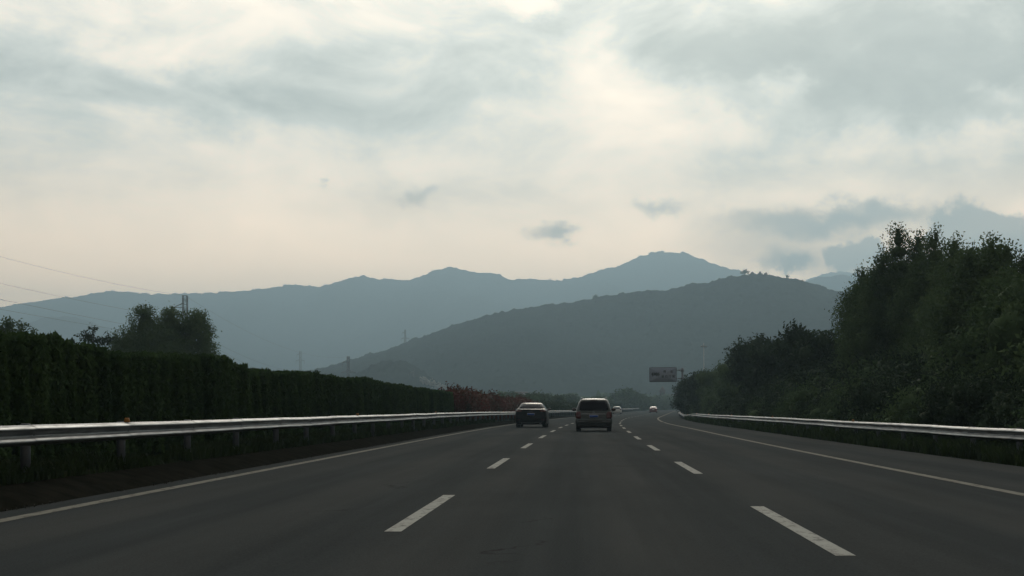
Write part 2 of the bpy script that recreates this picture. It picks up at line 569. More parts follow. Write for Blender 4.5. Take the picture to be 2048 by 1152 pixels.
def road_pt(s, lat, dz=0.0):
    s = np.asarray(s, float)
    lat = np.asarray(lat, float)
    sc_ = np.clip(s, 0, 1300)
    x = np.interp(sc_, S, XC)
    z = np.interp(sc_, S, ZC)
    th = np.interp(sc_, S, TH)
    return np.stack(np.broadcast_arrays(x + lat * np.cos(th), s - lat * np.sin(th), z - SLOPE * lat + dz), -1)


def heading(s):
    return float(np.interp(max(s, 0), S, TH))


def strip(s_arr, lats, dzs):
    """grid of the road surface swept along the line"""
    n, m_ = len(s_arr), len(lats)
    V = np.concatenate([road_pt(s, np.array(lats), np.array(dzs)) for s in s_arr])
    i = np.arange(n - 1)[:, None] * m_ + np.arange(m_ - 1)[None]
    i = i.ravel()
    F = np.stack([i, i + 1, i + m_ + 1, i + m_], 1)
    return V, F


# ------------------------------------------------------------------ ground, road, verges
s_long = np.concatenate([np.arange(-12, 260, 2.0), np.arange(260, 1200, 10.0)])
gx = np.concatenate([np.linspace(-4300, -300, 20), np.linspace(-200, 200, 9), np.linspace(300, 4300, 20)])
gy = np.concatenate([np.linspace(-240, 0, 4), np.linspace(100, 1300, 25), np.linspace(1600, 7400, 20)])
GX, GY = np.meshgrid(gx, gy)
V = np.stack([GX.ravel(), GY.ravel(), np.full(GX.size, -0.75)], 1)
i = (np.arange(len(gy) - 1)[:, None] * len(gx) + np.arange(len(gx) - 1)[None]).ravel()
tag(link('ground', mesh_np('ground', V, np.stack([i, i + 1, i + len(gx) + 1, i + len(gx)], 1), 'field')),
    'flat green fields behind the trees and at the foot of the hills', None, kind='structure')

V, F = strip(s_long, [-6.33, -3, 0, 3, 6, 8.6], [0] * 6)
road = tag(link('road', mesh_np('road', V, F, 'asphalt')), 'dark grey asphalt carriageway curving right, three lanes and a hard shoulder', None, kind='structure')


def ribbon(s0, s1, lat0, lat1, dz, step=2.0):
    ss = np.linspace(s0, s1, max(2, int((s1 - s0) / step) + 1))
    return strip(ss, [lat0, lat1], [dz, dz])


def flat_piece(name, m, s0, s1, lat0, lat1, dz, label=None):
    V, F = ribbon(s0, s1, lat0, lat1, dz)
    o = link(name, mesh_np(name, V, F, m), road)
    if label:
        o['label'] = label
    return o


AL, AR, EL, ER = -1.731, 2.018, -5.823, 5.80
flat_piece('edge_line', 'edge_paint', -10, 1000, EL - 0.09, EL + 0.09, 0.004, 'worn white edge line along the left guardrail')
flat_piece('edge_line', 'edge_paint', -10, 134, ER - 0.09, ER + 0.09, 0.004, 'worn white edge line along the right hard shoulder')
flat_piece('edge_line', 'edge_paint', 136.5, 1000, ER - 0.16, ER + 0.06, 0.004, 'far white edge line bending right into the curve')
for k in range(-1, 30):
    for lat0, s0 in ((AL, 14.1), (AR, 11.8)):
        a = s0 + 15 * k
        flat_piece('lane_dash', 'paint', a, a + 6, lat0 - 0.078, lat0 + 0.078, 0.004)
for (s0, l0, l1, ww) in ((55.2, 0.35, 4.2, .30), (66.0, -2.1, -0.4, .30), (66.3, 1.9, 4.6, .35), (87, -4.8, -3.0, .3), (87.3, -1.2, 3.6, .3),
                         (128, -3.5, 5.2, .9), (112, 6.4, 7.6, .5)):
    flat_piece('road_seam', 'seam', s0, s0 + ww, l0, l1, 0.008)

# left: low bank of bare earth, then the planted median
bank_n = fbm(np.stack([s_long * 0.35, s_long * 0], 1), 3, 5)
V = []
for s, nn in zip(s_long, bank_n):
    w0 = 6.33 + (nn - 0.5) * 0.22
    V.append(road_pt(s, -np.array([6.30, w0 + .03, w0 + 0.22, w0 + 0.52, 7.0]), np.array([-.02, .012, .09, .165, .20])))
V = np.concatenate(V)
i = (np.arange(len(s_long) - 1)[:, None] * 5 + np.arange(4)[None]).ravel()
tag(link('earth_bank', mesh_np('earth_bank', V, np.stack([i, i + 5, i + 6, i + 1], 1), 'soil')), 'low brown earth bank between the left edge line and the guardrail', None, kind='structure')
V, F = strip(s_long, [-26, -18, -13, -10, -8.6, -7.6, -7.0], [-.95, -.9, -.05, .16, .22, .21, .20])
tag(link('grass_verge', mesh_np('grass_verge', V, F, 'turf')), 'grassy median strip under the left hedge', None, kind='structure')
V, F = strip(s_long, [8.6, 9.1, 10.5, 13, 18, 26], [-.005, -.02, -.10, -.25, -.7, -.85])
tag(link('grass_verge', mesh_np('grass_verge', V, F, 'turf')), 'overgrown grass verge under the right guardrail and trees', None, kind='structure')


# ------------------------------------------------------------------ hills
def hill(name, label, sil, depth, front_w, back_w, nx, ny, bump, spur, seed, foot=-1.2, tree=0.0):
    px = np.array([p[0] for p in sil], float)
    py = np.array([p[1] for p in sil], float)
    X = np.linspace(px[0], px[-1], nx)
    Yp = np.interp(X, px, py)
    k = max(3, int(nx / 90))
    Ys = np.convolve(np.pad(Yp, k, 'edge'), np.ones(2 * k + 1) / (2 * k + 1), 'valid')
    Yp = 0.55 * Yp + 0.45 * Ys
    dd = depth * (1 + 0.06 * (fbm(np.stack([X * 0.004, X * 0], 1), 2, seed) - 0.5))
    H = CAM_H + (Y0 - Yp) / F_PX * dd
    H = np.maximum(H, foot + 0.5)
    xr = (X - X0) / F_PX * dd
    tt = np.concatenate([np.linspace(0, 1, ny) ** 0.8, 1 + np.linspace(0, 1, 9)[1:]])
    T = tt[:, None]
    fr = T <= 1
    yy = np.where(fr, dd[None] - front_w * (1 - T), dd[None] + back_w * (T - 1))
    xx = xr[None] + T * 0
    prof = np.where(fr, np.clip(T, 0, 1) ** 1.25 * (1.35 - 0.35 * np.clip(T, 0, 1)), np.cos(np.clip(T - 1, 0, 1) * math.pi / 2) ** 1.2)
    zz = foot + (H[None] - foot) * prof
    # spurs and gullies that run down the slope
    sp = fbm(np.stack([xx / (depth * 0.09) + 0.25 * yy / (depth * .1), yy / (depth * 0.28)], -1), 3, seed + 3) - 0.5
    mask = np.where(fr, np.sin(np.clip(T, 0, 1) * math.pi) ** 0.8, 0)
    zz = zz + sp * spur * mask * (H[None] / H.max())
    # canopy
    bn = fbm(np.stack([xx / (bump * 2.6), yy / (bump * 2.6)], -1), 3, seed + 9) - 0.5
    grow = np.clip((zz - foot) / (bump * 3), 0, 1)
    zz = zz + bn * bump * 1.3 * grow
    if tree:
        pk = vnoise(np.stack([xx / (bump * 1.2), yy / (bump * 1.2)], -1), seed + 30)
        zz = zz + np.clip(pk - 0.62, 0, 1) * tree * grow
    zz[0] = foot
    V = np.stack([xx, yy, zz], -1).reshape(-1, 3)
    nt = len(tt)
    i = (np.arange(nt - 1)[:, None] * nx + np.arange(nx - 1)[None]).ravel()
    me = mesh_np(name, V, np.stack([i, i + 1, i + nx + 1, i + nx], 1), 'forest', smooth=True)
    o = link(name, me)
    tag(o, label, None, kind='structure')
    return xr, dd, H


hill('hill', 'wooded hill rising behind the road sign, darker than the mountains behind',
     [(330, 822), (480, 792), (560, 765), (640, 741), (700, 719), (760, 703), (820, 681), (900, 652), (960, 634), (1030, 620), (1100, 608),
      (1150, 604), (1200, 595), (1270, 583), (1340, 580), (1400, 569), (1450, 557), (1490, 550), (1540, 552), (1600, 562),
      (1640, 574), (1700, 594), (1760, 622), (1850, 662), (2000, 725), (2150, 800), (2250, 822)],
     1600, 620, 400, 1000, 170, 3.4, 42, 11, tree=5)
hill('knoll', 'small wooded knoll with a quarried white slope at the foot of the hill',
     [(640, 822), (690, 790), (715, 750), (745, 728), (775, 721), (805, 722), (835, 733), (865, 755), (900, 778), (960, 805), (1000, 822)],
     1150, 190, 160, 260, 60, 3.0, 6, 23, tree=6)
hill('mountain', 'long pale blue mountain ridge across the horizon',
     [(-330, 660), (-150, 640), (0, 616), (30, 608), (70, 599), (120, 593), (160, 589), (210, 581), (240, 579), (280, 584), (340, 585), (400, 584),
      (480, 581), (540, 574), (580, 566), (620, 572), (660, 569), (690, 557), (720, 549), (760, 556), (820, 561), (850, 548),
      (880, 537), (905, 532), (940, 543), (960, 546), (990, 544), (1020, 559), (1060, 557), (1120, 563), (1180, 549),
      (1240, 531), (1290, 512), (1320, 501), (1350, 508), (1370, 507), (1400, 517), (1430, 530), (1480, 545), (1540, 562), (1620, 600), (1700, 680), (1800, 800)],
     5000, 2300, 900, 1100, 110, 9, 190, 41, tree=14)
hill('spur', 'low blue spur in front of the mountain ridge at the far left',
     [(-400, 700), (-100, 668), (40, 645), (90, 632), (130, 627), (170, 634), (220, 655), (300, 690), (420, 740), (520, 800)],
     3700, 900, 500, 300, 50, 8, 60, 57)
hill('mountain', 'blue mountain shoulder right of the wooded hill, behind the tall trees',
     [(1480, 690), (1560, 600), (1610, 566), (1640, 557), (1670, 553), (1700, 554), (1720, 557), (1745, 548), (1800, 532), (1860, 528), (1950, 560), (2100, 600), (2300, 650)],
     4400, 1500, 600, 300, 60, 8, 90, 67)
hill('mountain', 'faintest distant peak above the right mountain shoulder',
     [(1560, 620), (1610, 564), (1640, 552), (1665, 546), (1690, 544), (1712, 549), (1740, 558), (1800, 590), (1850, 640)],
     6300, 1000, 500, 200, 40, 8, 60, 77)

# ------------------------------------------------------------------ foliage
def leaf_cloud(cl, per, sig, size, aspect=0.5, up=0.0, rg=rng, droop=0.0):
    """cl: clump centres (n,3); returns a cloud of rhombic leaves"""
    n = len(cl) * per
    c = np.repeat(cl, per, 0) + rg.normal(0, 1, (n, 3)) * np.array(sig)
    a = rg.normal(0, 1, (n, 3))
    a[:, 2] += up
    if droop:
        a[:, 2] -= droop
    a /= np.linalg.norm(a, axis=1)[:, None]
    q = rg.normal(0, 1, (n, 3))
    bb = np.cross(a, q)
    bb /= np.linalg.norm(bb, axis=1)[:, None] + 1e-9
    L = size * rg.uniform(0.6, 1.4, n)[:, None]
    W = L * aspect
    V = np.stack([c - a * L * 0.5, c + bb * W * 0.5, c + a * L * 0.5, c - bb * W * 0.5], 1).reshape(-1, 3)
    F = np.arange(n * 4).reshape(n, 4)
    return V, F


def ball(c, r, n_u=12, n_v=8, wob=0.12, seed=0):
    V = []
    for j in range(n_v + 1):
        ph = math.pi * j / n_v
        for i_ in range(n_u):
            th = 2 * math.pi * i_ / n_u
            V.append((math.sin(ph) * math.cos(th), math.sin(ph) * math.sin(th), math.cos(ph)))
    V = np.array(V)
    V = V * (1 + wob * 2 * (vnoise(V * 2.3 + 9, seed)[:, None] - 0.5))
    V = V * np.array(r) + np.array(c)
    i_ = []
    for j in range(n_v):
        for k in range(n_u):
            i_.append((j * n_u + k, (j + 1) * n_u + k, (j + 1) * n_u + (k + 1) % n_u, j * n_u + (k + 1) % n_u))
    return V, np.array(i_)


def crown_clumps(bl, dens, rg=rng):
    """clump centres on and in a set of ellipsoids (x,y,z,rx,ry,rz)"""
    out = []
    for (x, y, z, rx, ry, rz) in bl:
        area = (rx * ry + ry * rz + rx * rz) * 4.0
        n = int(area * dens)
        d = rg.normal(0, 1, (n, 3))
        d /= np.linalg.norm(d, axis=1)[:, None]
        r = 1 - rg.random(n) ** 1.6 * 0.5
        r *= 1 + 0.45 * (fbm(d * 2.2 + x * 3.1 + z, 2, int(abs(x * 7 + z * 3)) % 50) - 0.5)
        out.append(d * r[:, None] * np.array([rx, ry, rz]) + np.array([x, y, z]))
    return np.concatenate(out)


def make_tree(name, label, cat, h, bl, leaf, dens=3.0, per=9, sig=0.20, size=0.22, aspect=0.5, trunk_r=0.16, core=0.55,
              loc=(0, 0, 0), rz=0.0, group=None, up=0.0, droop=0.0, trunk=True):
    root = empty(name, label, cat, loc, rz, group)
    cl = crown_clumps(bl, dens)
    V, F = leaf_cloud(cl, per, (sig, sig, sig * 0.8), size, aspect, up, droop=droop)
    Vs, Fs, n = [V], [F], len(V)
    if core:
        for k, (x, y, z, rx, ry, rz_) in enumerate(bl):
            Vb, Fb = ball((x, y, z), (rx * core, ry * core, rz_ * core), 10, 7, 0.3, k)
            Vs.append(Vb)
            Fs.append(Fb + n)
            n += len(Vb)
    link('crown', mesh_np('crown', np.concatenate(Vs), np.concatenate(Fs), leaf), root)
    if trunk:
        mb = MB()
        z1 = max(b_[2] for b_ in bl)
        mb.tube([(0, 0, -0.5), (0.03, 0.02, h * 0.2), (-0.04, 0.05, h * 0.5), (0, 0, min(z1, h * 0.85))],
                [trunk_r * 1.3, trunk_r, trunk_r * 0.6, trunk_r * 0.2], 8)
        for (x, y, z, rx, ry, rz_) in bl[:8]:
            zs = max(h * 0.12, z * 0.55)
            mb.tube([(0, 0, zs), (x * 0.5, y * 0.5, (zs + z) / 2), (x, y, z)], [trunk_r * 0.5, trunk_r * 0.35, trunk_r * 0.12], 6)
        mb.build('trunk', 'bark', root)
    return root


def bushy_blobs(h, rad, n=9, z0=0.25, rg=rng, squash=0.9):
    bl = [(0, 0, h * 0.55, rad * 0.7, rad * 0.7, h * 0.3)]
    for k in range(n):
        th = 2 * math.pi * (k / n) + rg.uniform(-.3, .3)
        lv = rg.uniform(z0, 0.82)
        rr = rad * (1.0 - abs(lv - 0.45) * 0.9) * rg.uniform(0.55, 0.75)
        br = rad * rg.uniform(0.36, 0.5)
        bl.append((math.cos(th) * rr, math.sin(th) * rr, h * lv, br, br, br * squash))
    bl.append((rg.uniform(-.3, .3) * rad, 0, h * 0.86, rad * 0.38, rad * 0.38, h * 0.13))
    return bl


def spire_blobs(h, rad, rg=rng, tips=((0, 1.0),)):
    """broad leafy crown that ends in soft pointed tops; tips = (sideways offset, share of the height)"""
    bl = [(0, 0, h * .36, rad * 1.05, rad * 1.05, h * .22), (0, 0, h * .58, rad * .92, rad * .92, h * .20)]
    for k in range(9):
        th = 6.283 * k / 9 + rg.uniform(-.3, .3)
        lv = rg.uniform(.3, .74)
        rr = rad * (1.05 - .75 * max(0, lv - .45)) * .72
        br = rad * rg.uniform(.34, .46)
        bl.append((math.cos(th) * rr, math.sin(th) * rr, h * lv, br, br, br * 1.15))
    for (ox, th_) in tips:
        H = h * th_
        oy = rg.uniform(-.3, .3)
        for f, r_ in ((.66, .56), (.75, .50), (.83, .42), (.90, .29), (.955, .17), (.985, .08)):
            bl.append((ox + rg.uniform(-.12, .12), oy, H * f, rad * r_, rad * r_, h * .055))
    return bl


# ------------------------------------------------------------------ left hedge of clipped cypress columns
HEDGE_LAT = -8.95
hx = np.array([0, 60, 100, 150, 250, 340, 430, 447, 470, 500, 530, 560, 640, 660, 720, 745, 800, 830, 850, 900])
hy = np.array([668, 668, 681, 694, 702, 708, 713, 727, 739, 734, 746, 740, 749, 756, 756, 764, 769, 775, 777, 784.])
hedge_protos = []
for k in range(6):
    rg = np.random.default_rng(100 + k)
    n = 8500
    th = rg.uniform(0, 2 * math.pi, n)
    zf = rg.random(n) ** 0.85
    rad = 0.60 * (1 - 0.16 * zf - 0.55 * np.clip((zf - 0.90) / 0.10, 0, 1) ** 2) * (1 - rg.random(n) ** 2.2 * 0.35)
    rad *= 1 + 0.26 * (fbm(np.stack([np.cos(th) * 1.7, np.sin(th) * 1.7, zf * 1.3], 1) + k * 5, 3, k) - 0.5)
    c = np.stack([np.cos(th) * rad, np.sin(th) * rad, 0.05 + zf * 0.93], 1)
    # ragged tips on top
    nt_ = 700
    r2 = 0.5 * np.sqrt(rg.random(nt_))
    t2 = rg.uniform(0, 2 * math.pi, nt_)
    tipn = vnoise(np.stack([np.cos(t2) * r2 * 5, np.sin(t2) * r2 * 5], 1), k)
    c2 = np.stack([np.cos(t2) * r2, np.sin(t2) * r2, 0.95 + rg.random(nt_) * 0.075 * tipn], 1)
    c = np.concatenate([c, c2])
    c[:, 2] *= 2.1
    V, F = leaf_cloud(c, 1, (0.01, 0.01, 0.01), 0.105, 0.42, up=1.6, rg=rg)
    Vb, Fb = ball((0, 0, 1.0), (0.44, 0.44, 1.0), 12, 8, 0.15, k)
    me = mesh_np('foliage', np.concatenate([V, Vb]), np.concatenate([F, Fb + len(V)]), 'cypress')
    mb = MB()
    mb.tube([(0, 0, -0.15), (0, 0, 1.2)], [0.05, 0.03], 6)
    hedge_protos.append((me, mb.mesh('stem', 'bark')))
s = 14.0
kk = 0
while s < 96:
    q = road_pt(s, HEDGE_LAT + random.uniform(-.08, .08), 0.18)
    pxx = X0 + q[0] / q[1] * F_PX
    ytop = np.interp(pxx, hx, hy) + 0.004 * -(X0 - pxx) * 0 + 1.5
    ztop = CAM_H + (Y0 - ytop - 0.004 * (X0 - pxx) * 1.0 + 0.0) / F_PX * q[1] + 0.008 * 0
    ztop = CAM_H + ((Y0 - ytop) + 0.004 * (X0 - pxx)) / F_PX * q[1]
    hgt = max(1.6, ztop - q[2]) * random.uniform(0.962, 1.02)
    me, st = hedge_protos[kk % 6] if random.random() < .6 else random.choice(hedge_protos)
    e = empty('cypress_shrub', 'dark green clipped cypress in the tall hedge behind the left guardrail', 'shrub', tuple(q), random.uniform(0, 6.28), 'clipped cypresses of the median hedge')
    link('foliage', me, e)
    link('stem', st, e)
    e.scale = (random.uniform(0.96, 1.14), random.uniform(0.98, 1.14), hgt / 2.1)
    s += random.uniform(0.74, 0.92)
    kk += 1

# red-leaved shrubs and low green shrubs further along the median
red_protos, low_protos = [], []
for k in range(4):
    bl = [(random.uniform(-.3, .3), random.uniform(-.3, .3), 0.8 + random.uniform(-.2, .25), .62, .62, .62) for _ in range(4)]
    for lst, m in ((red_protos, 'leaf_red'), (low_protos, 'leaf_dark')):
        cl = crown_clumps(bl, 14)
        V, F = leaf_cloud(cl, 7, (.12, .12, .12), 0.13, 0.5)
        Vb, Fb = ball((0, 0, .75), (.6, .6, .7), 10, 7, .2, k)
        mb = MB()
        for a in range(3):
            mb.tube([(0, 0, -.1), (math.cos(a * 2.1) * .3, math.sin(a * 2.1) * .3, .8)], [.04, .02], 5)
        lst.append((mesh_np('foliage', np.concatenate([V, Vb]), np.concatenate([F, Fb + len(V)]), m), mb.mesh('stem', 'bark')))
s = 98.0
while s < 172:
    q = road_pt(s, -8.9 + random.uniform(-.3, .3), 0.12)
    me, st = random.choice(red_protos)
    e = empty('photinia_bush', 'rounded red-leaved bush in the median beyond the end of the hedge', 'bush', tuple(q), random.uniform(0, 6.28), 'red-leaved bushes in the median')
    link('foliage', me, e)
    link('stem', st, e)
    k = random.uniform(1.05, 1.35)
    e.scale = (k * 1.1, k * 1.1, k * (1.15 if s < 130 else 1.05))
    s += random.uniform(1.1, 1.6)
s = 173.0
while s < 420:
    q = road_pt(s, -8.9 + random.uniform(-.3, .3), 0.05)
    me, st = random.choice(low_protos)
    e = empty('green_bush', 'low dark green bush of the far median behind the cars', 'bush', tuple(q), random.uniform(0, 6.28), 'low green bushes in the far median')
    link('foliage', me, e)
    link('stem', st, e)
    k = random.uniform(1.0, 1.25)
    e.scale = (k * 1.3, k * 1.3, k * 1.05)
    s += random.uniform(1.6, 2.2)

# ------------------------------------------------------------------ trees on the left, over the hedge
g = at(330, 819, 112)
h = (Y0 - 606) / F_PX * 112 + 1.6
L_ = 112 / F_PX


def lb(px, py, rx, ry):
    return ((px - 330) * L_, random.uniform(-.6, .6), (Y0 - py) * L_ + 1.6, rx * L_, max(rx * L_, 1.2), ry * L_)


make_tree('broadleaf_tree', 'big rounded green tree with three tops standing behind the left hedge', 'tree', h,
          [lb(288, 645, 34, 38), (lb(300, 690, 60, 50)), lb(345, 650, 36, 34), lb(385, 650, 30, 32), lb(400, 645, 20, 26), lb(350, 700, 90, 60), lb(410, 690, 28, 48),
           lb(255, 685, 32, 36), lb(240, 705, 30, 40), lb(330, 680, 50, 45), lb(288, 622, 14, 16), lb(396, 630, 12, 14), lb(345, 625, 14, 12), lb(340, 760, 90, 60)],
          'leaf_mid', dens=9, per=15, sig=0.17, size=0.13, aspect=0.6, trunk_r=0.2, core=0.5, loc=(g.x, g.y, -0.5), trunk=True)
L_ = 100 / F_PX
g = at(185, 819, 100)


def lb2(px, py, r, cx=185):
    return ((px - cx) * L_, random.uniform(-.3, .3), (Y0 - py) * L_ + 1.6, r * L_, r * L_, r * L_ * 0.8)


make_tree('young_tree', 'thin open-branched young tree left of the big rounded tree, over the hedge', 'tree', 5.8,
          [lb2(165, 668, 12), lb2(186, 655, 9), lb2(192, 650, 7), lb2(178, 672, 16), lb2(200, 678, 13), lb2(150, 678, 9), lb2(215, 678, 9), lb2(185, 690, 26), lb2(180, 720, 34), lb2(222, 668, 7)],
          'leaf_dark', dens=5, per=10, sig=0.12, size=0.2, aspect=0.5, trunk_r=0.09, core=0.0, loc=(g.x, g.y, -0.5))
g = at(25, 819, 100)
make_tree('young_tree', 'tree top at the very left edge rising over the hedge', 'tree', 6.4,
          [lb2(10, 645, 22, 25), lb2(28, 655, 18, 25), lb2(44, 645, 10, 25), lb2(42, 665, 16, 25), lb2(66, 660, 7, 25), lb2(66, 672, 9, 25), lb2(0, 660, 26, 25), lb2(20, 690, 42, 25), lb2(88, 676, 7, 25)],
          'leaf_mid', dens=6, per=10, sig=0.13, size=0.2, aspect=0.5, trunk_r=0.1, core=0.0, loc=(g.x, g.y, -0.5))

# ------------------------------------------------------------------ right-hand belt of trees
def rtree(px, ytop, lat, rad, kind, label, **kw):
    d = 40.0
    u = (px - X0) / F_PX
    for _ in range(40):
        q = road_pt(d, lat)
        d = max(20, q[0] / u)
    if 'd' in kw:
        d = kw['d']
        lat = d * u - float(np.interp(d, S, XC))
    q = road_pt(d, lat, -0.6)
    top = CAM_H + (Y0 - ytop - 0.004 * (px - X0)) / F_PX * q[1]
    h_ = top - q[2]
    rg = np.random.default_rng(int(px * 3 + ytop))
    if kind == 'spire':
        bl = spire_blobs(h_, rad, rg, kw.get('tips', ((0, 1.0),)))
        p = dict(leaf='leaf_mid', dens=8.5, per=17, sig=0.17, size=0.115, aspect=0.55, trunk_r=0.17, core=0.45, up=0.4)
    elif kind == 'broad':
        bl = bushy_blobs(h_, rad, 11, 0.2, rg) + [(rad * a_, 0, h_ * .77, rad * .5, rad * .5, h_ * .15) for a_ in (-.55, 0, .55)]
        p = dict(leaf='leaf_dark', dens=5.0, per=10, sig=0.18, size=0.27, aspect=0.42, trunk_r=0.15, core=0.62, droop=0.7)
    else:
        bl = bushy_blobs(h_, rad, 10, 0.2, rg)
        p = dict(leaf='leaf_mid', dens=6.5, per=10, sig=0.18, size=0.17, aspect=0.5, trunk_r=0.12, core=0.62)
    return make_tree({'spire': 'tall_tree', 'broad': 'broadleaf_tree', 'mid': 'roadside_tree'}[kind], label, 'tree', h_, bl, loc=tuple(q), **p)


rtree(1812, 462, 16.0, 3.0, 'spire', 'tallest tree of the right-hand belt, with a twin pointed top', tips=((-.35, 1.0), (.55, .965), (-1.2, .86), (1.4, .84)))
rtree(1882, 468, 17.0, 2.6, 'spire', 'tall tree with one narrow spire just right of the twin-topped one', tips=((-.25, 1.0), (.6, .93), (1.2, .91), (-1.1, .86)))
rtree(1762, 526, 15.5, 2.5, 'spire', 'tall green tree at the left shoulder of the high right-hand clump', tips=((.7, 1.0), (-.1, .98), (-1.0, .95), (1.4, .96)))
rtree(1742, 562, 14.8, 2.1, 'mid', 'green tree stepping down from the left shoulder of the high clump')
rtree(1940, 486, 16.8, 2.7, 'spire', 'tall tree with a level ragged top in the middle of the right-hand clump', tips=((-.7, 1.0), (0.1, .97), (.8, 1.0), (1.3, .96)))
rtree(1990, 488, 15.2, 2.5, 'spire', 'tall tree on the right side of the right-hand clump, top bending down', tips=((-.3, 1.0), (.4, .99), (1.1, .93), (-1.0, .95)))
rtree(2042, 545, 14.0, 2.4, 'spire', 'tree cut by the right edge of the picture', tips=((-.4, 1.0), (.4, .97), (1.0, .95)))
rtree(2110, 530, 14.0, 2.6, 'mid', 'tree just past the right edge of the picture beside the shoulder')
rtree(1845, 520, 19.5, 3.2, 'mid', 'second-row tree filling the gap between the two spired trees')
rtree(1915, 505, 19.5, 3.2, 'mid', 'second-row tree behind the level-topped tall tree')
rtree(1800, 540, 19.0, 3.0, 'mid', 'second-row tree behind the left shoulder of the high clump')
rtree(1612, 646, 14.0, 2.2, 'broad', 'dark broadleaf tree with one top sprig standing above its neighbours')
rtree(1656, 657, 14.2, 2.1, 'broad', 'dark broadleaf tree tucked against the left foot of the tall clump')
rtree(1560, 664, 13.6, 2.4, 'broad', 'dark broadleaf tree with drooping leaves left of the sprig-topped one')
rtree(1512, 666, 13.2, 2.3, 'broad', 'dark broadleaf tree reaching out over the slope, leftmost of the dark three')
rtree(1480, 700, 12.6, 2.3, 'mid', 'green tree under the outreaching dark broadleaf tree')
rtree(1452, 722, 12.4, 2.4, 'mid', 'mid-height green tree halfway down the sloping tree line')
rtree(1428, 736, 12.0, 2.4, 'mid', 'green tree low in the sloping tree line')
rtree(1404, 741, 11.0, 2.5, 'broad', 'small tree with leafy arms beside the post of the road sign', d=186)
rtree(1386, 758, 11.0, 2.6, 'broad', 'last small tree of the belt, hiding the lower post of the road sign', d=204)
for k, (px, yt, d) in enumerate(((1376, 762, 262), (1372, 772, 300), (1374, 776, 340), (1372, 782, 390), (1374, 786, 440))):
    q = road_pt(d, 11.6 + k * .3, -0.6)
    make_tree('roadside_tree', 'hazy far tree on the inside of the bend behind the road sign', 'tree', 5.5, bushy_blobs(5.4 + (k % 2) * .8, 2.6, 8, .2), 'leaf_mid', dens=2.2, per=6,
              sig=.3, size=.4, core=.62, loc=tuple(q), group='far trees on the inside of the bend')

# understorey bushes that close the belt down to the ground
under = []
for k in range(5):
    bl = bushy_blobs(2.2, 1.25, 7, .15, np.random.default_rng(40 + k))
    cl = crown_clumps(bl, 9)
    V, F = leaf_cloud(cl, 18, (.16, .16, .14), .11, .5)
    Vs, Fs, n = [V], [F], len(V)
    for j, b_ in enumerate(bl):
        Vb, Fb = ball(b_[:3], tuple(x * .65 for x in b_[3:]), 9, 6, .3, j)
        Vs.append(Vb)
        Fs.append(Fb + n)
        n += len(Vb)
    mb = MB()
    for a in range(4):
        mb.tube([(0, 0, -.3), (math.cos(a * 1.6) * .4, math.sin(a * 1.6) * .4, 1.2)], [.05, .02], 5)
    under.append((mesh_np('foliage', np.concatenate(Vs), np.concatenate(Fs), 'leaf_mid' if k % 2 else 'leaf_dark'), mb.mesh('stem', 'bark')))
s = 22.0
while s < 250:
    for row, lat in ((0, 11.3), (1, 13.4)):
        if row and s > 110:
            continue
        q = road_pt(s + row * .8, lat + random.uniform(-.35, .35) + (0.0 if s < 150 else -.2), -0.35)
        me, st = random.choice(under)
        e = empty('verge_bush', 'dark leafy bush under the right-hand trees behind the guardrail' if not row else 'taller leafy bush in the shade between the right-hand trunks', 'bush',
                  tuple(q), random.uniform(0, 6.28), 'bushes along the foot of the right-hand trees' if not row else 'bushes in the second row under the right-hand trees')
        link('foliage', me, e)
        link('stem', st, e)
        k = random.uniform(.8, 1.15) if not row else random.uniform(1.3, 1.8)
        e.scale = (k, k, k)
    s += random.uniform(1.5, 2.2)

# ------------------------------------------------------------------ far trees beyond the left side of the bend
far_protos = []
for k in range(6):
    rg = np.random.default_rng(60 + k)
    bl = bushy_blobs(5.0, 2.4, 9, .2, rg)
    cl = crown_clumps(bl, 2.6, rg)
    V, F = leaf_cloud(cl, 7, (.28, .28, .25), .36, .6, rg=rg)
    Vs, Fs, n = [V], [F], len(V)
    for j, b_ in enumerate(bl):
        Vb, Fb = ball(b_[:3], tuple(x * .7 for x in b_[3:]), 8, 6, .3, j)
        Vs.append(Vb)
        Fs.append(Fb + n)
        n += len(Vb)
    mb = MB()
    mb.tube([(0, 0, -.3), (0, 0, 3)], [.16, .08], 6)
    far_protos.append((mesh_np('crown', np.concatenate(Vs), np.concatenate(Fs), 'leaf_light' if k % 3 else 'leaf_mid'), mb.mesh('trunk', 'bark')))


def far_tree(px, ytop, d, label, group, wid=1.0):
    top = CAM_H + (Y0 - ytop) / F_PX * d
    h_ = (top + 0.9) / 5.0
    e = empty('far_tree', label, 'tree', ((px - X0) / F_PX * d, d, -0.8), random.uniform(0, 6.28), group)
    me, st = random.choice(far_protos)
    link('crown', me, e)
    link('trunk', st, e)
    e.scale = (h_ * wid, h_ * wid, h_)


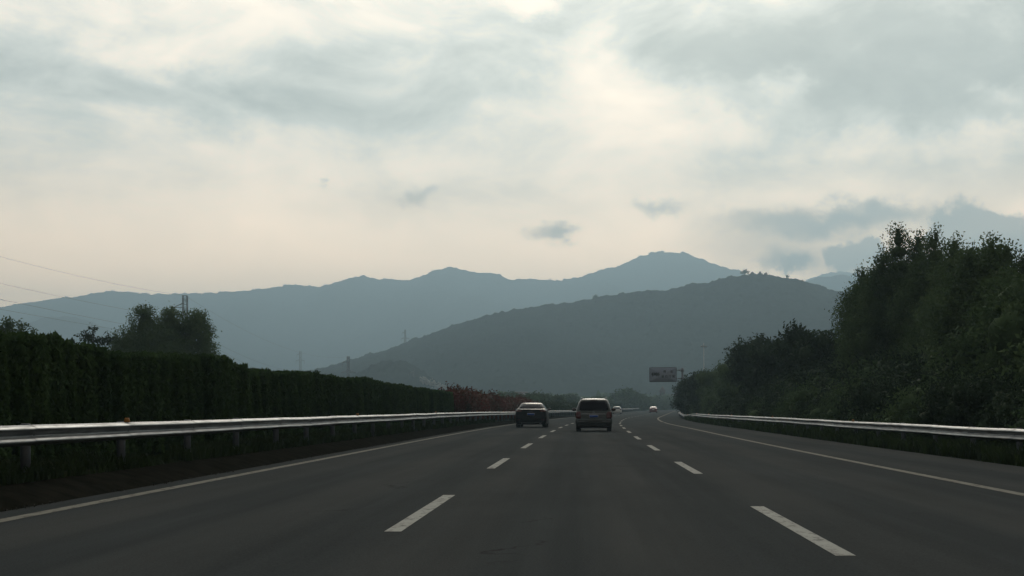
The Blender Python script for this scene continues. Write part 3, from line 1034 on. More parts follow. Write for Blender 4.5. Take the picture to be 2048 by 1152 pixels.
for k in range(46):
    px = 880 + k * 7.4 + random.uniform(-3, 3)
    yt = np.interp(px, [880, 930, 960, 1010, 1050, 1100, 1150, 1215], [788, 786, 789, 784, 788, 791, 791, 797]) + random.uniform(-3, 4)
    far_tree(px, yt, random.uniform(300, 420) if px < 1130 else random.uniform(420, 520),
             'hazy green tree of the low band between the red bushes and the hill', 'far trees behind the cars', 0.95)
for (px, yt, d) in ((1222, 797, 540), (1236, 788, 545), (1250, 780, 540), (1262, 778, 550), (1274, 783, 545), (1285, 790, 560), (1243, 795, 530), (1268, 794, 535)):
    far_tree(px, yt, d, 'tree in the taller rounded clump above the white car', 'trees of the clump above the white car', 1.0)
for (px, yt, d) in ((1296, 795, 640), (1306, 797, 660), (1316, 791, 680), (1327, 795, 700), (1338, 793, 720), (1349, 796, 760), (1300, 801, 600), (1322, 801, 640), (1344, 801, 700)):
    far_tree(px, yt, d, 'bluish far tree behind the red car at the bend', 'far trees at the bend behind the red car', 1.1)

# the wood at the foot of the hill reads as one mass
cl = []
for k in range(520):
    px = random.uniform(560, 1480)
    d = random.uniform(760, 1000)
    x = (px - X0) / F_PX * d
    hh = random.uniform(4, 9)
    cl.append((x, d, hh))
Vs, Fs, n = [], [], 0
for j, (x, y, hh) in enumerate(cl):
    Vb, Fb = ball((x, y, hh * .45), (hh * .55, hh * .55, hh * .6), 10, 7, .45, j)
    Vl, Fl = leaf_cloud(np.array([[x, y, hh * .5]]), 60, (hh * .3, hh * .3, hh * .28), 1.0, .6)
    for a, b_ in ((Vb, Fb), (Vl, Fl)):
        Vs.append(a)
        Fs.append(b_ + n)
        n += len(a)
tag(link('far_wood', mesh_np('far_wood', np.concatenate(Vs), np.concatenate(Fs), 'leaf_mid')), 'bluish wood at the foot of the hill', None, kind='stuff')

# a few trees that stand up from the crest of the hill
crest = MB()
for k, (px, yt, yb, wpx, lab) in enumerate(((1491, 541, 552, 9, 'spreading lone tree on the very top of the wooded hill'),
                                            (1521, 544, 552, 5, 'first of two small round trees right of the lone hilltop tree'),
                                            (1532, 546, 553, 5, 'second small round tree right of the lone hilltop tree'),
                                            (1192, 590, 598, 6, 'round tree breaking the skyline halfway up the wooded hill'),
                                            (1575, 552, 558, 4, 'small tree on the right shoulder of the wooded hill'))):
    d = 1600
    p_ = at(px, yb, d)
    hh = (yb - yt) / F_PX * d + 5
    e = empty('hilltop_tree', lab, 'tree', (p_.x, p_.y, p_.z - 5))
    ww = wpx / F_PX * d
    bl = [(0, 0, hh * .8, ww * .8, ww * .7, hh * .2), (ww * .45, 0, hh * .72, ww * .5, ww * .5, hh * .16), (-ww * .5, 0, hh * .7, ww * .45, ww * .5, hh * .15)]
    V, F = leaf_cloud(crown_clumps(bl, .12), 14, (.7, .7, .5), 1.1, .6)
    Vb, Fb = ball(bl[0][:3], (ww * .55, ww * .5, hh * .14), 9, 6, .3, k)
    link('crown', mesh_np('crown', np.concatenate([V, Vb]), np.concatenate([F, Fb + len(V)]), 'leaf_dark'), e)
    mb = MB()
    mb.tube([(0, 0, -1), (0, 0, hh * .75)], [.5, .25], 6)
    mb.build('trunk', 'bark', e)

# ------------------------------------------------------------------ grass and weeds
def grass(name, label, m, n, s0, s1, l0, l1, zf, hmin, hmax, seed, wid=.012):
    rg = np.random.default_rng(seed)
    s_ = s0 + (s1 - s0) * rg.random(n) ** 1.5
    la = rg.uniform(l0, l1, n)
    keep = fbm(np.stack([s_ * .5, la * 1.2], 1), 3, seed) > 0.40
    s_, la = s_[keep], la[keep]
    n = len(s_)
    P = np.array(road_pt(s_, la, 0.0))
    P[:, 2] += zf(la)
    hh = rg.uniform(hmin, hmax, n) * (0.5 + fbm(np.stack([s_ * .8, la * 2], 1), 3, seed + 2))
    th = rg.uniform(0, 6.28, n)
    ln = rg.normal(0, .35, (n, 2)) * hh[:, None]
    wv = np.stack([np.cos(th), np.sin(th), th * 0], 1) * (wid * (1 + s_ / 30))[:, None]
    tip = P + np.stack([ln[:, 0], ln[:, 1], hh], 1)
    mid = P + np.stack([ln[:, 0] * .3, ln[:, 1] * .3, hh * .6], 1)
    V = np.stack([P - wv, P + wv, mid + wv * .8, tip, mid - wv * .8], 1).reshape(-1, 3)
    i_ = np.arange(n)[:, None] * 5
    o = link(name, mesh_np(name, V, [i_ + np.array([0, 1, 2, 4]), i_ + np.array([4, 2, 3])], m))
    return tag(o, label, None, kind='stuff')


grass('grass', 'grass growing along the foot of the left guardrail posts', 'grass', 42000, 12, 110, -8.6, -6.95, lambda l: np.interp(-l, [7, 8.6], [.2, .22]), .08, .26, 3)
grass('grass', 'rough grass and weeds under the right guardrail', 'weeds', 60000, 22, 170, 8.62, 11.2, lambda l: np.interp(l, [8.6, 9.1, 10.5, 13], [-.005, -.02, -.10, -.25]), .12, .42, 4)
rg = np.random.default_rng(9)
n = 1500
s_ = 22 + 150 * rg.random(n) ** 1.3
la = rg.uniform(9.5, 11.0, n)
P = np.array(road_pt(s_, la, 0.0))
P[:, 2] += -0.1 + rg.random(n) * .35
V, F = leaf_cloud(P, 14, (.10, .10, .09), .09, .5, rg=rg)
tag(link('weeds', mesh_np('weeds', V, F, 'weeds')), 'leafy yellow-green weeds between the right guardrail posts', None, kind='stuff')

rg = np.random.default_rng(12)
n = 1300
s_ = 12 + 110 * rg.random(n) ** 1.6
la = -6.33 + np.abs(rg.normal(0, .09, n)) - .05
keep = fbm(np.stack([s_ * .35, la * 0], 1), 3, 8) > .47
s_, la = s_[keep], la[keep]
P = np.array(road_pt(s_, la, .012))
V, F = leaf_cloud(P, 1, (.0, .0, .0), .026, .8, rg=rg)
tag(link('gravel', mesh_np('gravel', V, F, 'seam')), 'pale crumbs of gravel along the left edge of the asphalt', None, kind='stuff')

# ------------------------------------------------------------------ guardrails
# W-beam section, facing the traffic: (out, height), outward positive
WPROF = [(0.000, .310), (0.018, .300), (0.040, .288), (0.078, .262), (0.084, .246), (0.080, .228), (0.030, .180), (0.012, .163), (0.010, .150), (0.014, .137),
         (0.034, .118), (0.080, .078), (0.084, .060), (0.078, .044), (0.040, .018), (0.018, .008), (0.000, .000)]


def guardrail(label, side, lat, s0, s1, ztop_above, post_foot, s_first, dl=None, dzf=None, far=None):
    root = empty('guardrail', label, 'guardrail', tuple(road_pt(s_first, lat, 0)))
    off = np.array(road_pt(s_first, lat, 0))
    sgn = 1.0 if side == 'left' else -1.0
    k = 0
    s_ = s0
    rr = random.Random(3 if side == 'left' else 4)
    zj = {}

    def jit(i_):
        if i_ not in zj:
            zj[i_] = (rr.uniform(-.012, .012), rr.uniform(-.02, .02))
        return zj[i_]
    prof = np.array(WPROF)
    sc_ = 0.262 / .310
    post_mesh = {}
    idx = 0
    while s_ < s1:
        stp = 4.0
        ss = np.linspace(s_ - .10, s_ + stp + .0, 3)
        V = []
        for j, q_ in enumerate(ss):
            f = j / 2
            z0_, l0_ = jit(idx)
            z1_, l1_ = jit(idx + 1)
            zz = z0_ * (1 - f) + z1_ * f + (dzf(q_) if dzf else 0) + (0.004 if j == 0 else 0)
            ll = l0_ * (1 - f) + l1_ * f + (dl(q_) if dl else 0)
            op = 0.006 if j == 0 else 0.0
            for (o_, h_) in prof:
                V.append(road_pt(q_, lat + ll + sgn * (o_ + op), 0)[None] + np.array([[0, 0, ztop_above - .262 + h_ * sc_ + zz + SLOPE * lat]]))
        V = np.concatenate(V) - off
        m_ = len(prof)
        i_ = (np.arange(2)[:, None] * m_ + np.arange(m_ - 1)[None]).ravel()
        F = np.stack([i_, i_ + 1, i_ + m_ + 1, i_ + m_], 1)
        link('beam', mesh_np('beam', V, F, 'steel', True), root)
        # post stands behind the beam
        c = road_pt(s_, lat - sgn * 0.10 + jit(idx)[1] + (dl(s_) if dl else 0), 0)
        zt = ztop_above + jit(idx)[0] + (dzf(s_) if dzf else 0) + SLOPE * lat + c[2] - 0 + .012
        zb = c[2] + post_foot
        key = 0
        if key not in post_mesh:
            mb = MB()
            mb.tube([(0, 0, 0), (0, 0, 1.0), (0, 0, 1.006)], [.065, .065, .05], 12)
            mb.box((0, 0, .0), (.0001, .0001, .0001))
            post_mesh[key] = mb.mesh('post', 'post_steel', True)
            mb = MB()
            mb.box((0, 0, 0), (.10, .09, .20))
            post_mesh['b'] = mb.mesh('spacer_block', 'post_steel')
            mb = MB()
            mb.prism([(-.05, 0), (.05, 0), (.03, .07), (-.03, .07)], -.01, .01)
            post_mesh['r'] = mb.mesh('reflector', 'reflector')
        zp = c[2] + (zt - c[2])
        p_ = link('post', post_mesh[0], root, tuple(np.array([c[0], c[1], zb - .1]) - off))
        p_.scale = (1, 1, zp - (zb - .1))
        cb = np.array([c[0], c[1], zp - .14]) + np.array([sgn * .07, 0, 0])
        link('spacer_block', post_mesh['b'], root, tuple(cb - off))
        if idx % 6 == 2:
            link('reflector', post_mesh['r'], root, tuple(np.array([c[0] + sgn * .1, c[1] - .02, zp - .012]) - off))
        s_ += stp
        idx += 1
    if far:
        ss = np.arange(s1, far, 6.0)
        V = []
        for q_ in ss:
            for (o_, h_) in WPROF:
                V.append(road_pt(q_, lat + sgn * o_, ztop_above - .262 + h_ * sc_ + SLOPE * lat + .004 * math.sin(q_)))
        V = np.array(V) - off
        m_ = len(WPROF)
        i_ = (np.arange(len(ss) - 1)[:, None] * m_ + np.arange(m_ - 1)[None]).ravel()
        mb = MB()
        mb.add(V, np.stack([i_, i_ + 1, i_ + m_ + 1, i_ + m_], 1).tolist())
        for q_ in ss:
            c = road_pt(q_, lat - sgn * .1, 0) - off
            mb.tube([(c[0], c[1], c[2] + post_foot - .1), (c[0], c[1], c[2] + ztop_above + SLOPE * lat)], .06, 6)
        o = mb.build('far_beam', 'steel', root)
        o['kind'] = 'stuff'
    return root


guardrail('galvanised W-beam guardrail along the left edge in front of the hedge', 'left', -7.03, -8.2, 470, .945, .20, 19.8, far=1050)
guardrail('galvanised W-beam guardrail along the right shoulder under the trees', 'right', 9.2, -3.2, 262, .66, -.03, 32.8,
          dl=lambda q: float(np.interp(q, [0, 160, 200, 250], [0, 0, -.4, -1.0])),
          dzf=lambda q: float(np.interp(q, [0, 120, 145, 158, 176, 192, 215, 260], [0, 0, .02, -.05, -.24, -.24, -.10, -.05])))


# ------------------------------------------------------------------ vehicles
def outline(y0, y1, hw, n=11, rr=0.25, rf=0.35, bow_r=0.06, bow_f=0.12):
    """rounded plan outline of one horizontal slice, starting at the rear centre, going round by the right"""
    pts = []
    nr = n
    for k in range(nr):                               # rear edge from centre to the corner
        f = k / (nr - 1)
        x = f * (hw - rr)
        pts.append((x, y0 + bow_r * (x / hw) ** 2))
    ycr = y0 + bow_r * ((hw - rr) / hw) ** 2
    for k in range(1, 6):
        a = k / 6 * math.pi / 2
        pts.append((hw - rr + rr * math.sin(a), ycr + rr * (1 - math.cos(a))))
    y1c = y1 - bow_f * ((hw - rf) / hw) ** 2
    for k in range(9):
        f = k / 8
        pts.append((hw * (1 + 0.012 * math.sin(f * math.pi)), ycr + rr + (y1c - rf - ycr - rr) * f))
    for k in range(1, 6):
        a = k / 6 * math.pi / 2
        pts.append((hw - rf + rf * math.cos(a), y1c - rf + rf * math.sin(a)))
    for k in range(nr):
        x = (1 - k / (nr - 1)) * (hw - rf)
        pts.append((x, y1 - bow_f * (x / hw) ** 2))
    left = [(-x, y) for (x, y) in pts[1:-1][::-1]]
    return pts + left


class Body:
    """a car body as a stack of horizontal slices: (z, y_rear, y_front, half_width, corner radius)"""
    def __init__(self, slices, bow=0.06):
        self.s = np.array(slices, float)
        self.bow = bow

    def get(self, z):
        return [float(np.interp(z, self.s[:, 0], self.s[:, i])) for i in range(1, 5)]

    def mesh(self, name, m):
        V, n = [], None
        for (z, yr, yf, hw, rr) in self.s:
            o = outline(yr, yf, hw, rr=rr, rf=rr * 1.3, bow_r=self.bow)
            n = len(o)
            V += [(x, y, z) for x, y in o]
        F4, F3 = [], []
        for i_ in range(len(self.s) - 1):
            for k in range(n):
                k2 = (k + 1) % n
                F4.append((i_ * n + k, i_ * n + k2, (i_ + 1) * n + k2, (i_ + 1) * n + k))
        L = len(self.s)
        yc0 = (self.s[0, 1] + self.s[0, 2]) / 2
        yc1 = (self.s[-1, 1] + self.s[-1, 2]) / 2
        V += [(0, yc0, self.s[0, 0]), (0, yc1, self.s[-1, 0] + .015)]
        for k in range(n):
            k2 = (k + 1) % n
            F3.append((L * n, k2, k))
            F3.append((L * n + 1, (L - 1) * n + k, (L - 1) * n + k2))
        me = mesh_np(name, V, [np.array(F4), np.array(F3)], m, True)
        return me

    def rear_pt(self, x, z, out=0.01):
        yr, yf, hw, rr = self.get(z)
        ax = abs(x)
        if ax <= hw - rr:
            y = yr + self.bow * (ax / hw) ** 2
            return (x, y - out, z)
        ycr = yr + self.bow * ((hw - rr) / hw) ** 2
        s_ = min(1.0, (ax - (hw - rr)) / rr)
        a = math.asin(s_)
        return (x + math.copysign(out * math.sin(a), x), ycr + rr * (1 - math.cos(a)) - out * math.cos(a), z)

    def panel(self, name, m, poly_rows, parent, out=0.012, th=0.02):
        """patch on the rear: rows of (z, x_left, x_right), wrapped to the body and given thickness"""
        nx_ = 10
        Vo, Vi = [], []
        for (z, a, b_) in poly_rows:
            for k in range(nx_ + 1):
                x = a + (b_ - a) * k / nx_
                Vo.append(self.rear_pt(x, z, out))
                Vi.append(self.rear_pt(x, z, out - th))
        V = Vo + Vi
        nr = len(poly_rows)
        c_ = nx_ + 1
        F = []
        N = len(Vo)
        for i_ in range(nr - 1):
            for k in range(nx_):
                q_ = i_ * c_ + k
                F.append((q_, q_ + 1, q_ + c_ + 1, q_ + c_))
        for k in range(nx_):
            F.append((k, k + N, k + 1 + N, k + 1))
            q_ = (nr - 1) * c_ + k
            F.append((q_, q_ + 1, q_ + 1 + N, q_ + N))
        for i_ in range(nr - 1):
            q_ = i_ * c_
            F.append((q_, q_ + c_, q_ + c_ + N, q_ + N))
            q_ = i_ * c_ + nx_
            F.append((q_, q_ + N, q_ + c_ + N, q_ + c_))
        return link(name, mesh_np(name, V, np.array(F), m, True), parent)

    def side_glass(self, name, m, rows, parent, side):
        """side window: rows of (z, y0, y1)"""
        V = []
        for (z, y0, y1) in rows:
            yr, yf, hw, rr = self.get(z)
            for k in range(5):
                y = y0 + (y1 - y0) * k / 4
                V.append((side * (hw * 1.012 + .008), y, z))
        F = []
        for i_ in range(len(rows) - 1):
            for k in range(4):
                q_ = i_ * 5 + k
                F.append((q_, q_ + 1, q_ + 6, q_ + 5))
        return link(name, mesh_np(name, V, np.array(F), m, True), parent)


def wheel(parent, x, y, r=.33, wdt=.22):
    mb = MB()
    n = 24
    prof = [(-wdt / 2, r * .62), (-wdt / 2, r * .9), (-wdt / 2 + .02, r * .98), (-wdt / 2 + .05, r), (0, r * 1.003), (wdt / 2 - .05, r), (wdt / 2 - .02, r * .98), (wdt / 2, r * .9), (wdt / 2, r * .62)]
    V, F = [], []
    for (a, q_) in prof:
        for k in range(n):
            th = 2 * math.pi * k / n
            V.append((a, math.cos(th) * q_, math.sin(th) * q_))
    for i_ in range(len(prof) - 1):
        for k in range(n):
            F.append((i_ * n + k, i_ * n + (k + 1) % n, (i_ + 1) * n + (k + 1) % n, (i_ + 1) * n + k))
    mb.add(V, F)
    w_ = mb.build('wheel', 'tyre', parent, True, (x, y, r))
    mb = MB()
    mb.tube([(-wdt * .42, 0, 0), (wdt * .42, 0, 0)], r * .2, 10)
    for k in range(5):
        a = k * 2 * math.pi / 5
        mb.box((0, 0, 0), (.0001, .0001, .0001))
        c_, s_ = math.cos(a), math.sin(a)
        P = []
        for sx in (-1, 1):
            for (u, v_) in ((-.03, 0), (.03, 0), (.025, r * .62), (-.025, r * .62)):
                P.append((sx * wdt * .40, u * c_ + v_ * s_, -u * s_ + v_ * c_))
        mb.add(P, [(0, 1, 2, 3), (7, 6, 5, 4), (0, 4, 5, 1), (2, 6, 7, 3), (1, 5, 6, 2), (3, 7, 4, 0)])
    V, F = [], []
    for (a, q_) in ((-wdt * .5, r * .66), (-wdt * .5, r * .60), (wdt * .5, r * .60), (wdt * .5, r * .66)):
        for k in range(n):
            th = 2 * math.pi * k / n
            V.append((a, math.cos(th) * q_, math.sin(th) * q_))
    for i_ in range(3):
        for k in range(n):
            F.append((i_ * n + k, i_ * n + (k + 1) % n, (i_ + 1) * n + (k + 1) % n, (i_ + 1) * n + k))
    mb.add(V, F)
    mb.build('rim', 'rim', w_, True)


def mirror(parent, side, x, y, z, m):
    mb = MB()
    mb.tube([(side * (x - .06), y, z - .05), (side * (x + .05), y - .01, z - .02)], .025, 6)
    V, F = ball((side * (x + .13), y, z), (.12, .07, .085), 12, 8, .02)
    mb.add(V, F.tolist())
    o = mb.build('side_mirror', m, parent, True)
    g_ = MB()
    V, F = ball((side * (x + .13), y - .062, z), (.10, .012, .068), 10, 6, 0)
    g_.add(V, F.tolist())
    g_.build('mirror_glass', 'car_glass', o, True)


def plate(body, parent, z, hw=.22, hh=.07, out=.03):
    body.panel('licence_plate', 'plate_white', [(z - hh, -hw, hw), (z + hh, -hw, hw)], parent, out, .02)
    p_ = parent.children[-1]
    body.panel('plate_face', 'plate_blue', [(z - hh + .014, -hw + .014, hw - .014), (z + hh - .014, -hw + .014, hw - .014)], p_, out + .004, .006)


def place(root, s_, lat):
    q_ = road_pt(s_, lat, 0)
    root.location = tuple(q_)
    root.rotation_euler = (0, math.atan(SLOPE), -heading(s_))


# dark bronze-grey people carrier
van = empty('people_carrier', 'dark grey-bronze people carrier with roof rails in the middle lane', 'car')
vb = Body([(.17, .22, 4.20, .74, .12), (.21, .08, 4.33, .86, .14), (.30, .03, 4.38, .885, .16), (.45, .00, 4.40, .893, .17), (.60, .00, 4.40, .895, .17), (.635, .05, 4.37, .893, .16),
           (.70, .055, 4.35, .893, .16), (.85, .07, 4.18, .890, .16), (.95, .09, 3.85, .882, .16), (1.02, .11, 3.40, .870, .15), (1.10, .13, 3.22, .845, .15), (1.25, .19, 3.02, .800, .15),
           (1.40, .26, 2.80, .748, .16), (1.50, .32, 2.62, .708, .17), (1.56, .38, 2.48, .670, .18), (1.60, .48, 2.32, .610, .18), (1.625, .66, 2.10, .50, .18), (1.635, .95, 1.9, .34, .12)], .07)
link('body', vb.mesh('body', 'paint_bronze'), van)
vb.panel('rear_window', 'rear_glass', [(1.03, -.62, .62), (1.07, -.71, .71), (1.2, -.70, .70), (1.35, -.665, .665), (1.46, -.635, .635), (1.52, -.60, .60)], van, .008, .02)
for sd in (-1, 1):
    rows = [(.64, .64, .85), (.72, .62, .889), (.84, .62, .886), (.93, .64, .878), (.985, .70, .86)]
    vb.panel('tail_lamp', 'lamp_red', [(z, min(sd * a, sd * b_), max(sd * a, sd * b_)) for z, a, b_ in rows], van, .012, .03)
    vb.side_glass('side_window', 'car_glass', [(1.05, .75, 3.05), (1.2, .80, 2.9), (1.35, .85, 2.72), (1.46, .92, 2.55)], van, sd)
    mb = MB()
    mb.tube([(sd * .60, .62, 1.60), (sd * .60, .68, 1.665), (sd * .60, 2.1, 1.67), (sd * .60, 2.2, 1.60)], [.022, .022, .022, .022], 8)
    for yy_ in (.70, 1.4, 2.08):
        mb.box((sd * .60, yy_, 1.628), (.04, .07, .06))
    mb.build('roof_rail', 'chrome', van, True)
    mirror(van, sd, .87, 3.0, 1.08, 'plastic')
    for yy_ in (.92, 3.55):
        wheel(van, sd * .765, yy_, .325, .215)
        mb = MB()
        V, F = ball((sd * .80, yy_, .36), (.10, .37, .35), 16, 8, 0)
        mb.add(V, F.tolist())
        mb.build('wheel_arch', 'plastic', van, True)
vb.panel('tailgate_strip', 'chrome', [(.855, -.60, .60), (.872, -.60, .60)], van, .02, .02)
vb.panel('bumper', 'paint_bronze', [(.36, -.84, .84), (.42, -.875, .875), (.56, -.88, .88), (.60, -.86, .86)], van, .028, .05)
vb.panel('bumper_insert', 'plastic', [(.22, -.70, .70), (.35, -.74, .74)], van, .02, .04)
vb.panel('bumper_crease', 'chrome', [(.500, -.80, -.42), (.512, -.80, -.42)], van, .036, .01)
vb.panel('bumper_crease', 'chrome', [(.500, .42, .80), (.512, .42, .80)], van, .036, .01)
plate(vb, van, .75)
mb = MB()                                       # round badge with the V over W strokes
c = vb.rear_pt(0, .955, .02)
ring = [(c[0] + .062 * math.cos(a), c[1], c[2] + .062 * math.sin(a)) for a in np.linspace(0, 2 * math.pi, 21)]
mb.tube(ring, .007, 5, False)
for (a, b_) in (((-.026, .048), (0, .006)), ((.026, .048), (0, .006)), ((-.052, .022), (-.024, -.044)), ((-.024, -.044), (0, -.004)), ((0, -.004), (.024, -.044)), ((.024, -.044), (.052, .022))):
    mb.tube([(c[0] + a[0], c[1], c[2] + a[1]), (c[0] + b_[0], c[1], c[2] + b_[1])], .006, 5)
mb.build('badge', 'chrome', van)
mb = MB()
mb.tube([(-.3, .86, 1.595), (-.3, .40, 1.545)], .004, 4)
vb.panel('wiper', 'plastic', [(1.045, -.02, .42), (1.06, -.02, .42)], van, .03, .012)
vb.panel('high_brake_lamp', 'lamp_red', [(1.535, -.16, .16), (1.55, -.16, .16)], van, .016, .02)
place(van, 75.6, (1186.5 - X0) / F_PX * 75.6 - float(np.interp(75.6, S, XC)) + .02)

# black saloon
sed = empty('saloon_car', 'glossy black saloon with a blue plate in the left lane', 'car')
sb = Body([(.18, .28, 4.55, .76, .16), (.22, .10, 4.72, .88, .2), (.32, .03, 4.80, .925, .24), (.48, .00, 4.84, .935, .26), (.64, .00, 4.82, .935, .26), (.70, .05, 4.76, .935, .25),
           (.85, .07, 4.50, .93, .25), (.95, .09, 4.15, .920, .25), (1.02, .10, 3.75, .905, .25), (1.075, .10, 3.45, .875, .26), (1.10, .18, 3.38, .85, .26), (1.125, .50, 3.30, .82, .24),
           (1.20, .60, 3.12, .775, .22), (1.30, .75, 2.92, .715, .22), (1.40, .93, 2.72, .650, .22), (1.45, 1.08, 2.60, .605, .2), (1.48, 1.56, 2.45, .53, .18), (1.495, 1.85, 2.25, .38, .12)], .10)
link('body', sb.mesh('body', 'paint_black'), sed)
sb.panel('rear_window', 'rear_glass', [(1.14, -.62, .62), (1.18, -.67, .67), (1.28, -.63, .63), (1.38, -.575, .575), (1.44, -.53, .53)], sed, .01, .02)
sb.panel('boot_spoiler', 'paint_black', [(1.060, -.74, .74), (1.085, -.76, .76), (1.098, -.74, .74)], sed, .045, .06)
sb.panel('window_trim', 'chrome', [(1.118, -.68, .68), (1.128, -.69, .69)], sed, .02, .015)
for sd in (-1, 1):
    rows = [(.93, .62, .86), (.965, .54, .905), (1.02, .50, .90), (1.05, .52, .885)]
    tl = sb.panel('tail_lamp', 'lamp_red', [(z, min(sd * a, sd * b_), max(sd * a, sd * b_)) for z, a, b_ in rows], sed, .014, .03)
    rows = [(.975, .60, .84), (1.015, .58, .86)]
    sb.panel('lamp_lens', 'lamp_clear', [(z, min(sd * a, sd * b_), max(sd * a, sd * b_)) for z, a, b_ in rows], tl, .02, .01)
    sb.side_glass('side_window', 'car_glass', [(1.14, 1.05, 3.05), (1.25, 1.2, 2.85), (1.36, 1.45, 2.65), (1.41, 1.6, 2.55)], sed, sd)
    mirror(sed, sd, .86, 3.05, 1.08, 'paint_black')
    for yy_ in (1.0, 3.85):
        wheel(sed, sd * .785, yy_, .335, .26)
        mb = MB()
        V, F = ball((sd * .83, yy_, .37), (.11, .39, .36), 16, 8, 0)
        mb.add(V, F.tolist())
        mb.build('wheel_arch', 'plastic', sed, True)
    sb.panel('bumper_reflector', 'lamp_red', [(.44, min(sd * .62, sd * .82), max(sd * .62, sd * .82)), (.475, min(sd * .62, sd * .82), max(sd * .62, sd * .82))], sed, .02, .02)
    mb = MB()
    mb.tube([(sd * .55, .06, .25), (sd * .55, .35, .25)], .04, 10)
    mb.build('exhaust_pipe', 'chrome', sed, True)
sb.panel('bumper_insert', 'plastic', [(.24, -.62, .62), (.34, -.70, .70)], sed, .02, .04)
plate(sb, sed, .795)
mb = MB()
c = sb.rear_pt(0, .965, .016)
mb.tube([(c[0] + .085 * math.cos(a), c[1], c[2] + .035 * math.sin(a)) for a in np.linspace(0, 2 * math.pi, 21)], .006, 5, False)
mb.build('badge', 'chrome', sed)
mb = MB()
V, F = ball((0, 2.0, 1.53), (.02, .09, .05), 8, 6, 0)
mb.add(V, F.tolist())
mb.build('roof_fin', 'paint_black', sed)
place(sed, 91.5, (1061.3 - X0) / F_PX * 91.5 - float(np.interp(91.5, S, XC)))

# white hatchback
hat = empty('hatchback_car', 'small white hatchback ahead of the people carrier, on the outside of the bend', 'car')
hb = Body([(.20, .20, 3.85, .74, .15), (.30, .03, 3.98, .85, .18), (.50, .00, 4.02, .87, .2), (.64, .02, 4.0, .87, .2), (.85, .08, 3.7, .865, .2), (.98, .12, 3.1, .85, .2), (1.05, .16, 2.95, .82, .2),
           (1.2, .26, 2.75, .76, .2), (1.36, .42, 2.5, .68, .2), (1.44, .55, 2.3, .60, .2), (1.48, .85, 2.0, .42, .15)], .10)
link('body', hb.mesh('body', 'paint_white'), hat)
hb.panel('rear_window', 'rear_glass', [(1.02, -.56, .56), (1.08, -.66, .66), (1.25, -.60, .60), (1.35, -.55, .55)], hat, .01, .02)
hb.panel('bumper_insert', 'plastic', [(.22, -.62, .62), (.36, -.74, .74)], hat, .02, .04)
for sd in (-1, 1):
    rows = [(.78, .62, .85), (.95, .58, .845), (1.05, .70, .80)]
    hb.panel('tail_lamp', 'lamp_red', [(z, min(sd * a, sd * b_), max(sd * a, sd * b_)) for z, a, b_ in rows], hat, .014, .03)
    hb.side_glass('side_window', 'car_glass', [(1.05, .6, 2.8), (1.2, .7, 2.6), (1.35, .85, 2.4)], hat, sd)
    mirror(hat, sd, .83, 2.75, 1.03, 'paint_white')
    for yy_ in (.75, 3.25):
        wheel(hat, sd * .75, yy_, .30, .20)
plate(hb, hat, .62)
place(hat, 300, 71.0 / F_PX * 300 - float(np.interp(300, S, XC)))

# red saloon
rd = empty('saloon_car', 'small dark red saloon farthest along the road near the bend', 'car')
rb = Body([(.18, .28, 4.25, .74, .16), (.24, .08, 4.42, .86, .2), (.45, .00, 4.5, .895, .24), (.64, .02, 4.46, .895, .24), (.85, .07, 4.2, .89, .24), (.98, .09, 3.6, .88, .24), (1.05, .12, 3.3, .84, .24),
           (1.09, .45, 3.15, .80, .22), (1.2, .72, 2.95, .74, .2), (1.34, 1.05, 2.7, .66, .2), (1.42, 1.3, 2.5, .58, .2), (1.46, 1.6, 2.2, .42, .15)], .10)
link('body', rb.mesh('body', 'paint_red'), rd)
rb.panel('rear_window', 'rear_glass', [(1.1, -.60, .60), (1.15, -.64, .64), (1.28, -.58, .58), (1.37, -.52, .52)], rd, .01, .02)
for sd in (-1, 1):
    rows = [(.80, .56, .86), (.95, .54, .87)]
    rb.panel('tail_lamp', 'lamp_red', [(z, min(sd * a, sd * b_), max(sd * a, sd * b_)) for z, a, b_ in rows], rd, .014, .03)
    rb.side_glass('side_window', 'car_glass', [(1.1, 1.0, 2.95), (1.22, 1.15, 2.8), (1.36, 1.4, 2.6)], rd, sd)
    mirror(rd, sd, .84, 2.9, 1.05, 'paint_red')
    for yy_ in (.9, 3.5):
        wheel(rd, sd * .77, yy_, .32, .21)
plate(rb, rd, .78)
place(rd, 352, 144.0 / F_PX * 352 - float(np.interp(352, S, XC)))

# ------------------------------------------------------------------ cantilever road sign
d = 226.0
k_ = d / F_PX
px0, px1, py0, py1 = 1299.0, 1353.5, 735.3, 764.6
cx = ((px0 + px1) / 2 - X0) * k_
cz = CAM_H + (Y0 - (py0 + py1) / 2) * k_ - 0.0
sw, sh = (px1 - px0) * k_, (py1 - py0) * k_
post_x = (1365.2 - X0) * k_
sign = empty('road_sign', 'white roadside sign with a black truck and two rows of characters', 'road sign', (post_x, d, -0.5))


def sl_(x, y, z):
    return (x - post_x, y - d, z + 0.5)


def rrect(cx_, cz_, w_, h_, r_, n=5):
    pts = []
    for (sx, sz, a0) in ((1, 1, 0), (-1, 1, 90), (-1, -1, 180), (1, -1, 270)):
        for k in range(n + 1):
            a = R(a0 + 90 * k / n)
            pts.append((cx_ + sx * (w_ / 2 - r_) + r_ * math.cos(a), cz_ + sz * (h_ / 2 - r_) + r_ * math.sin(a)))
    return pts


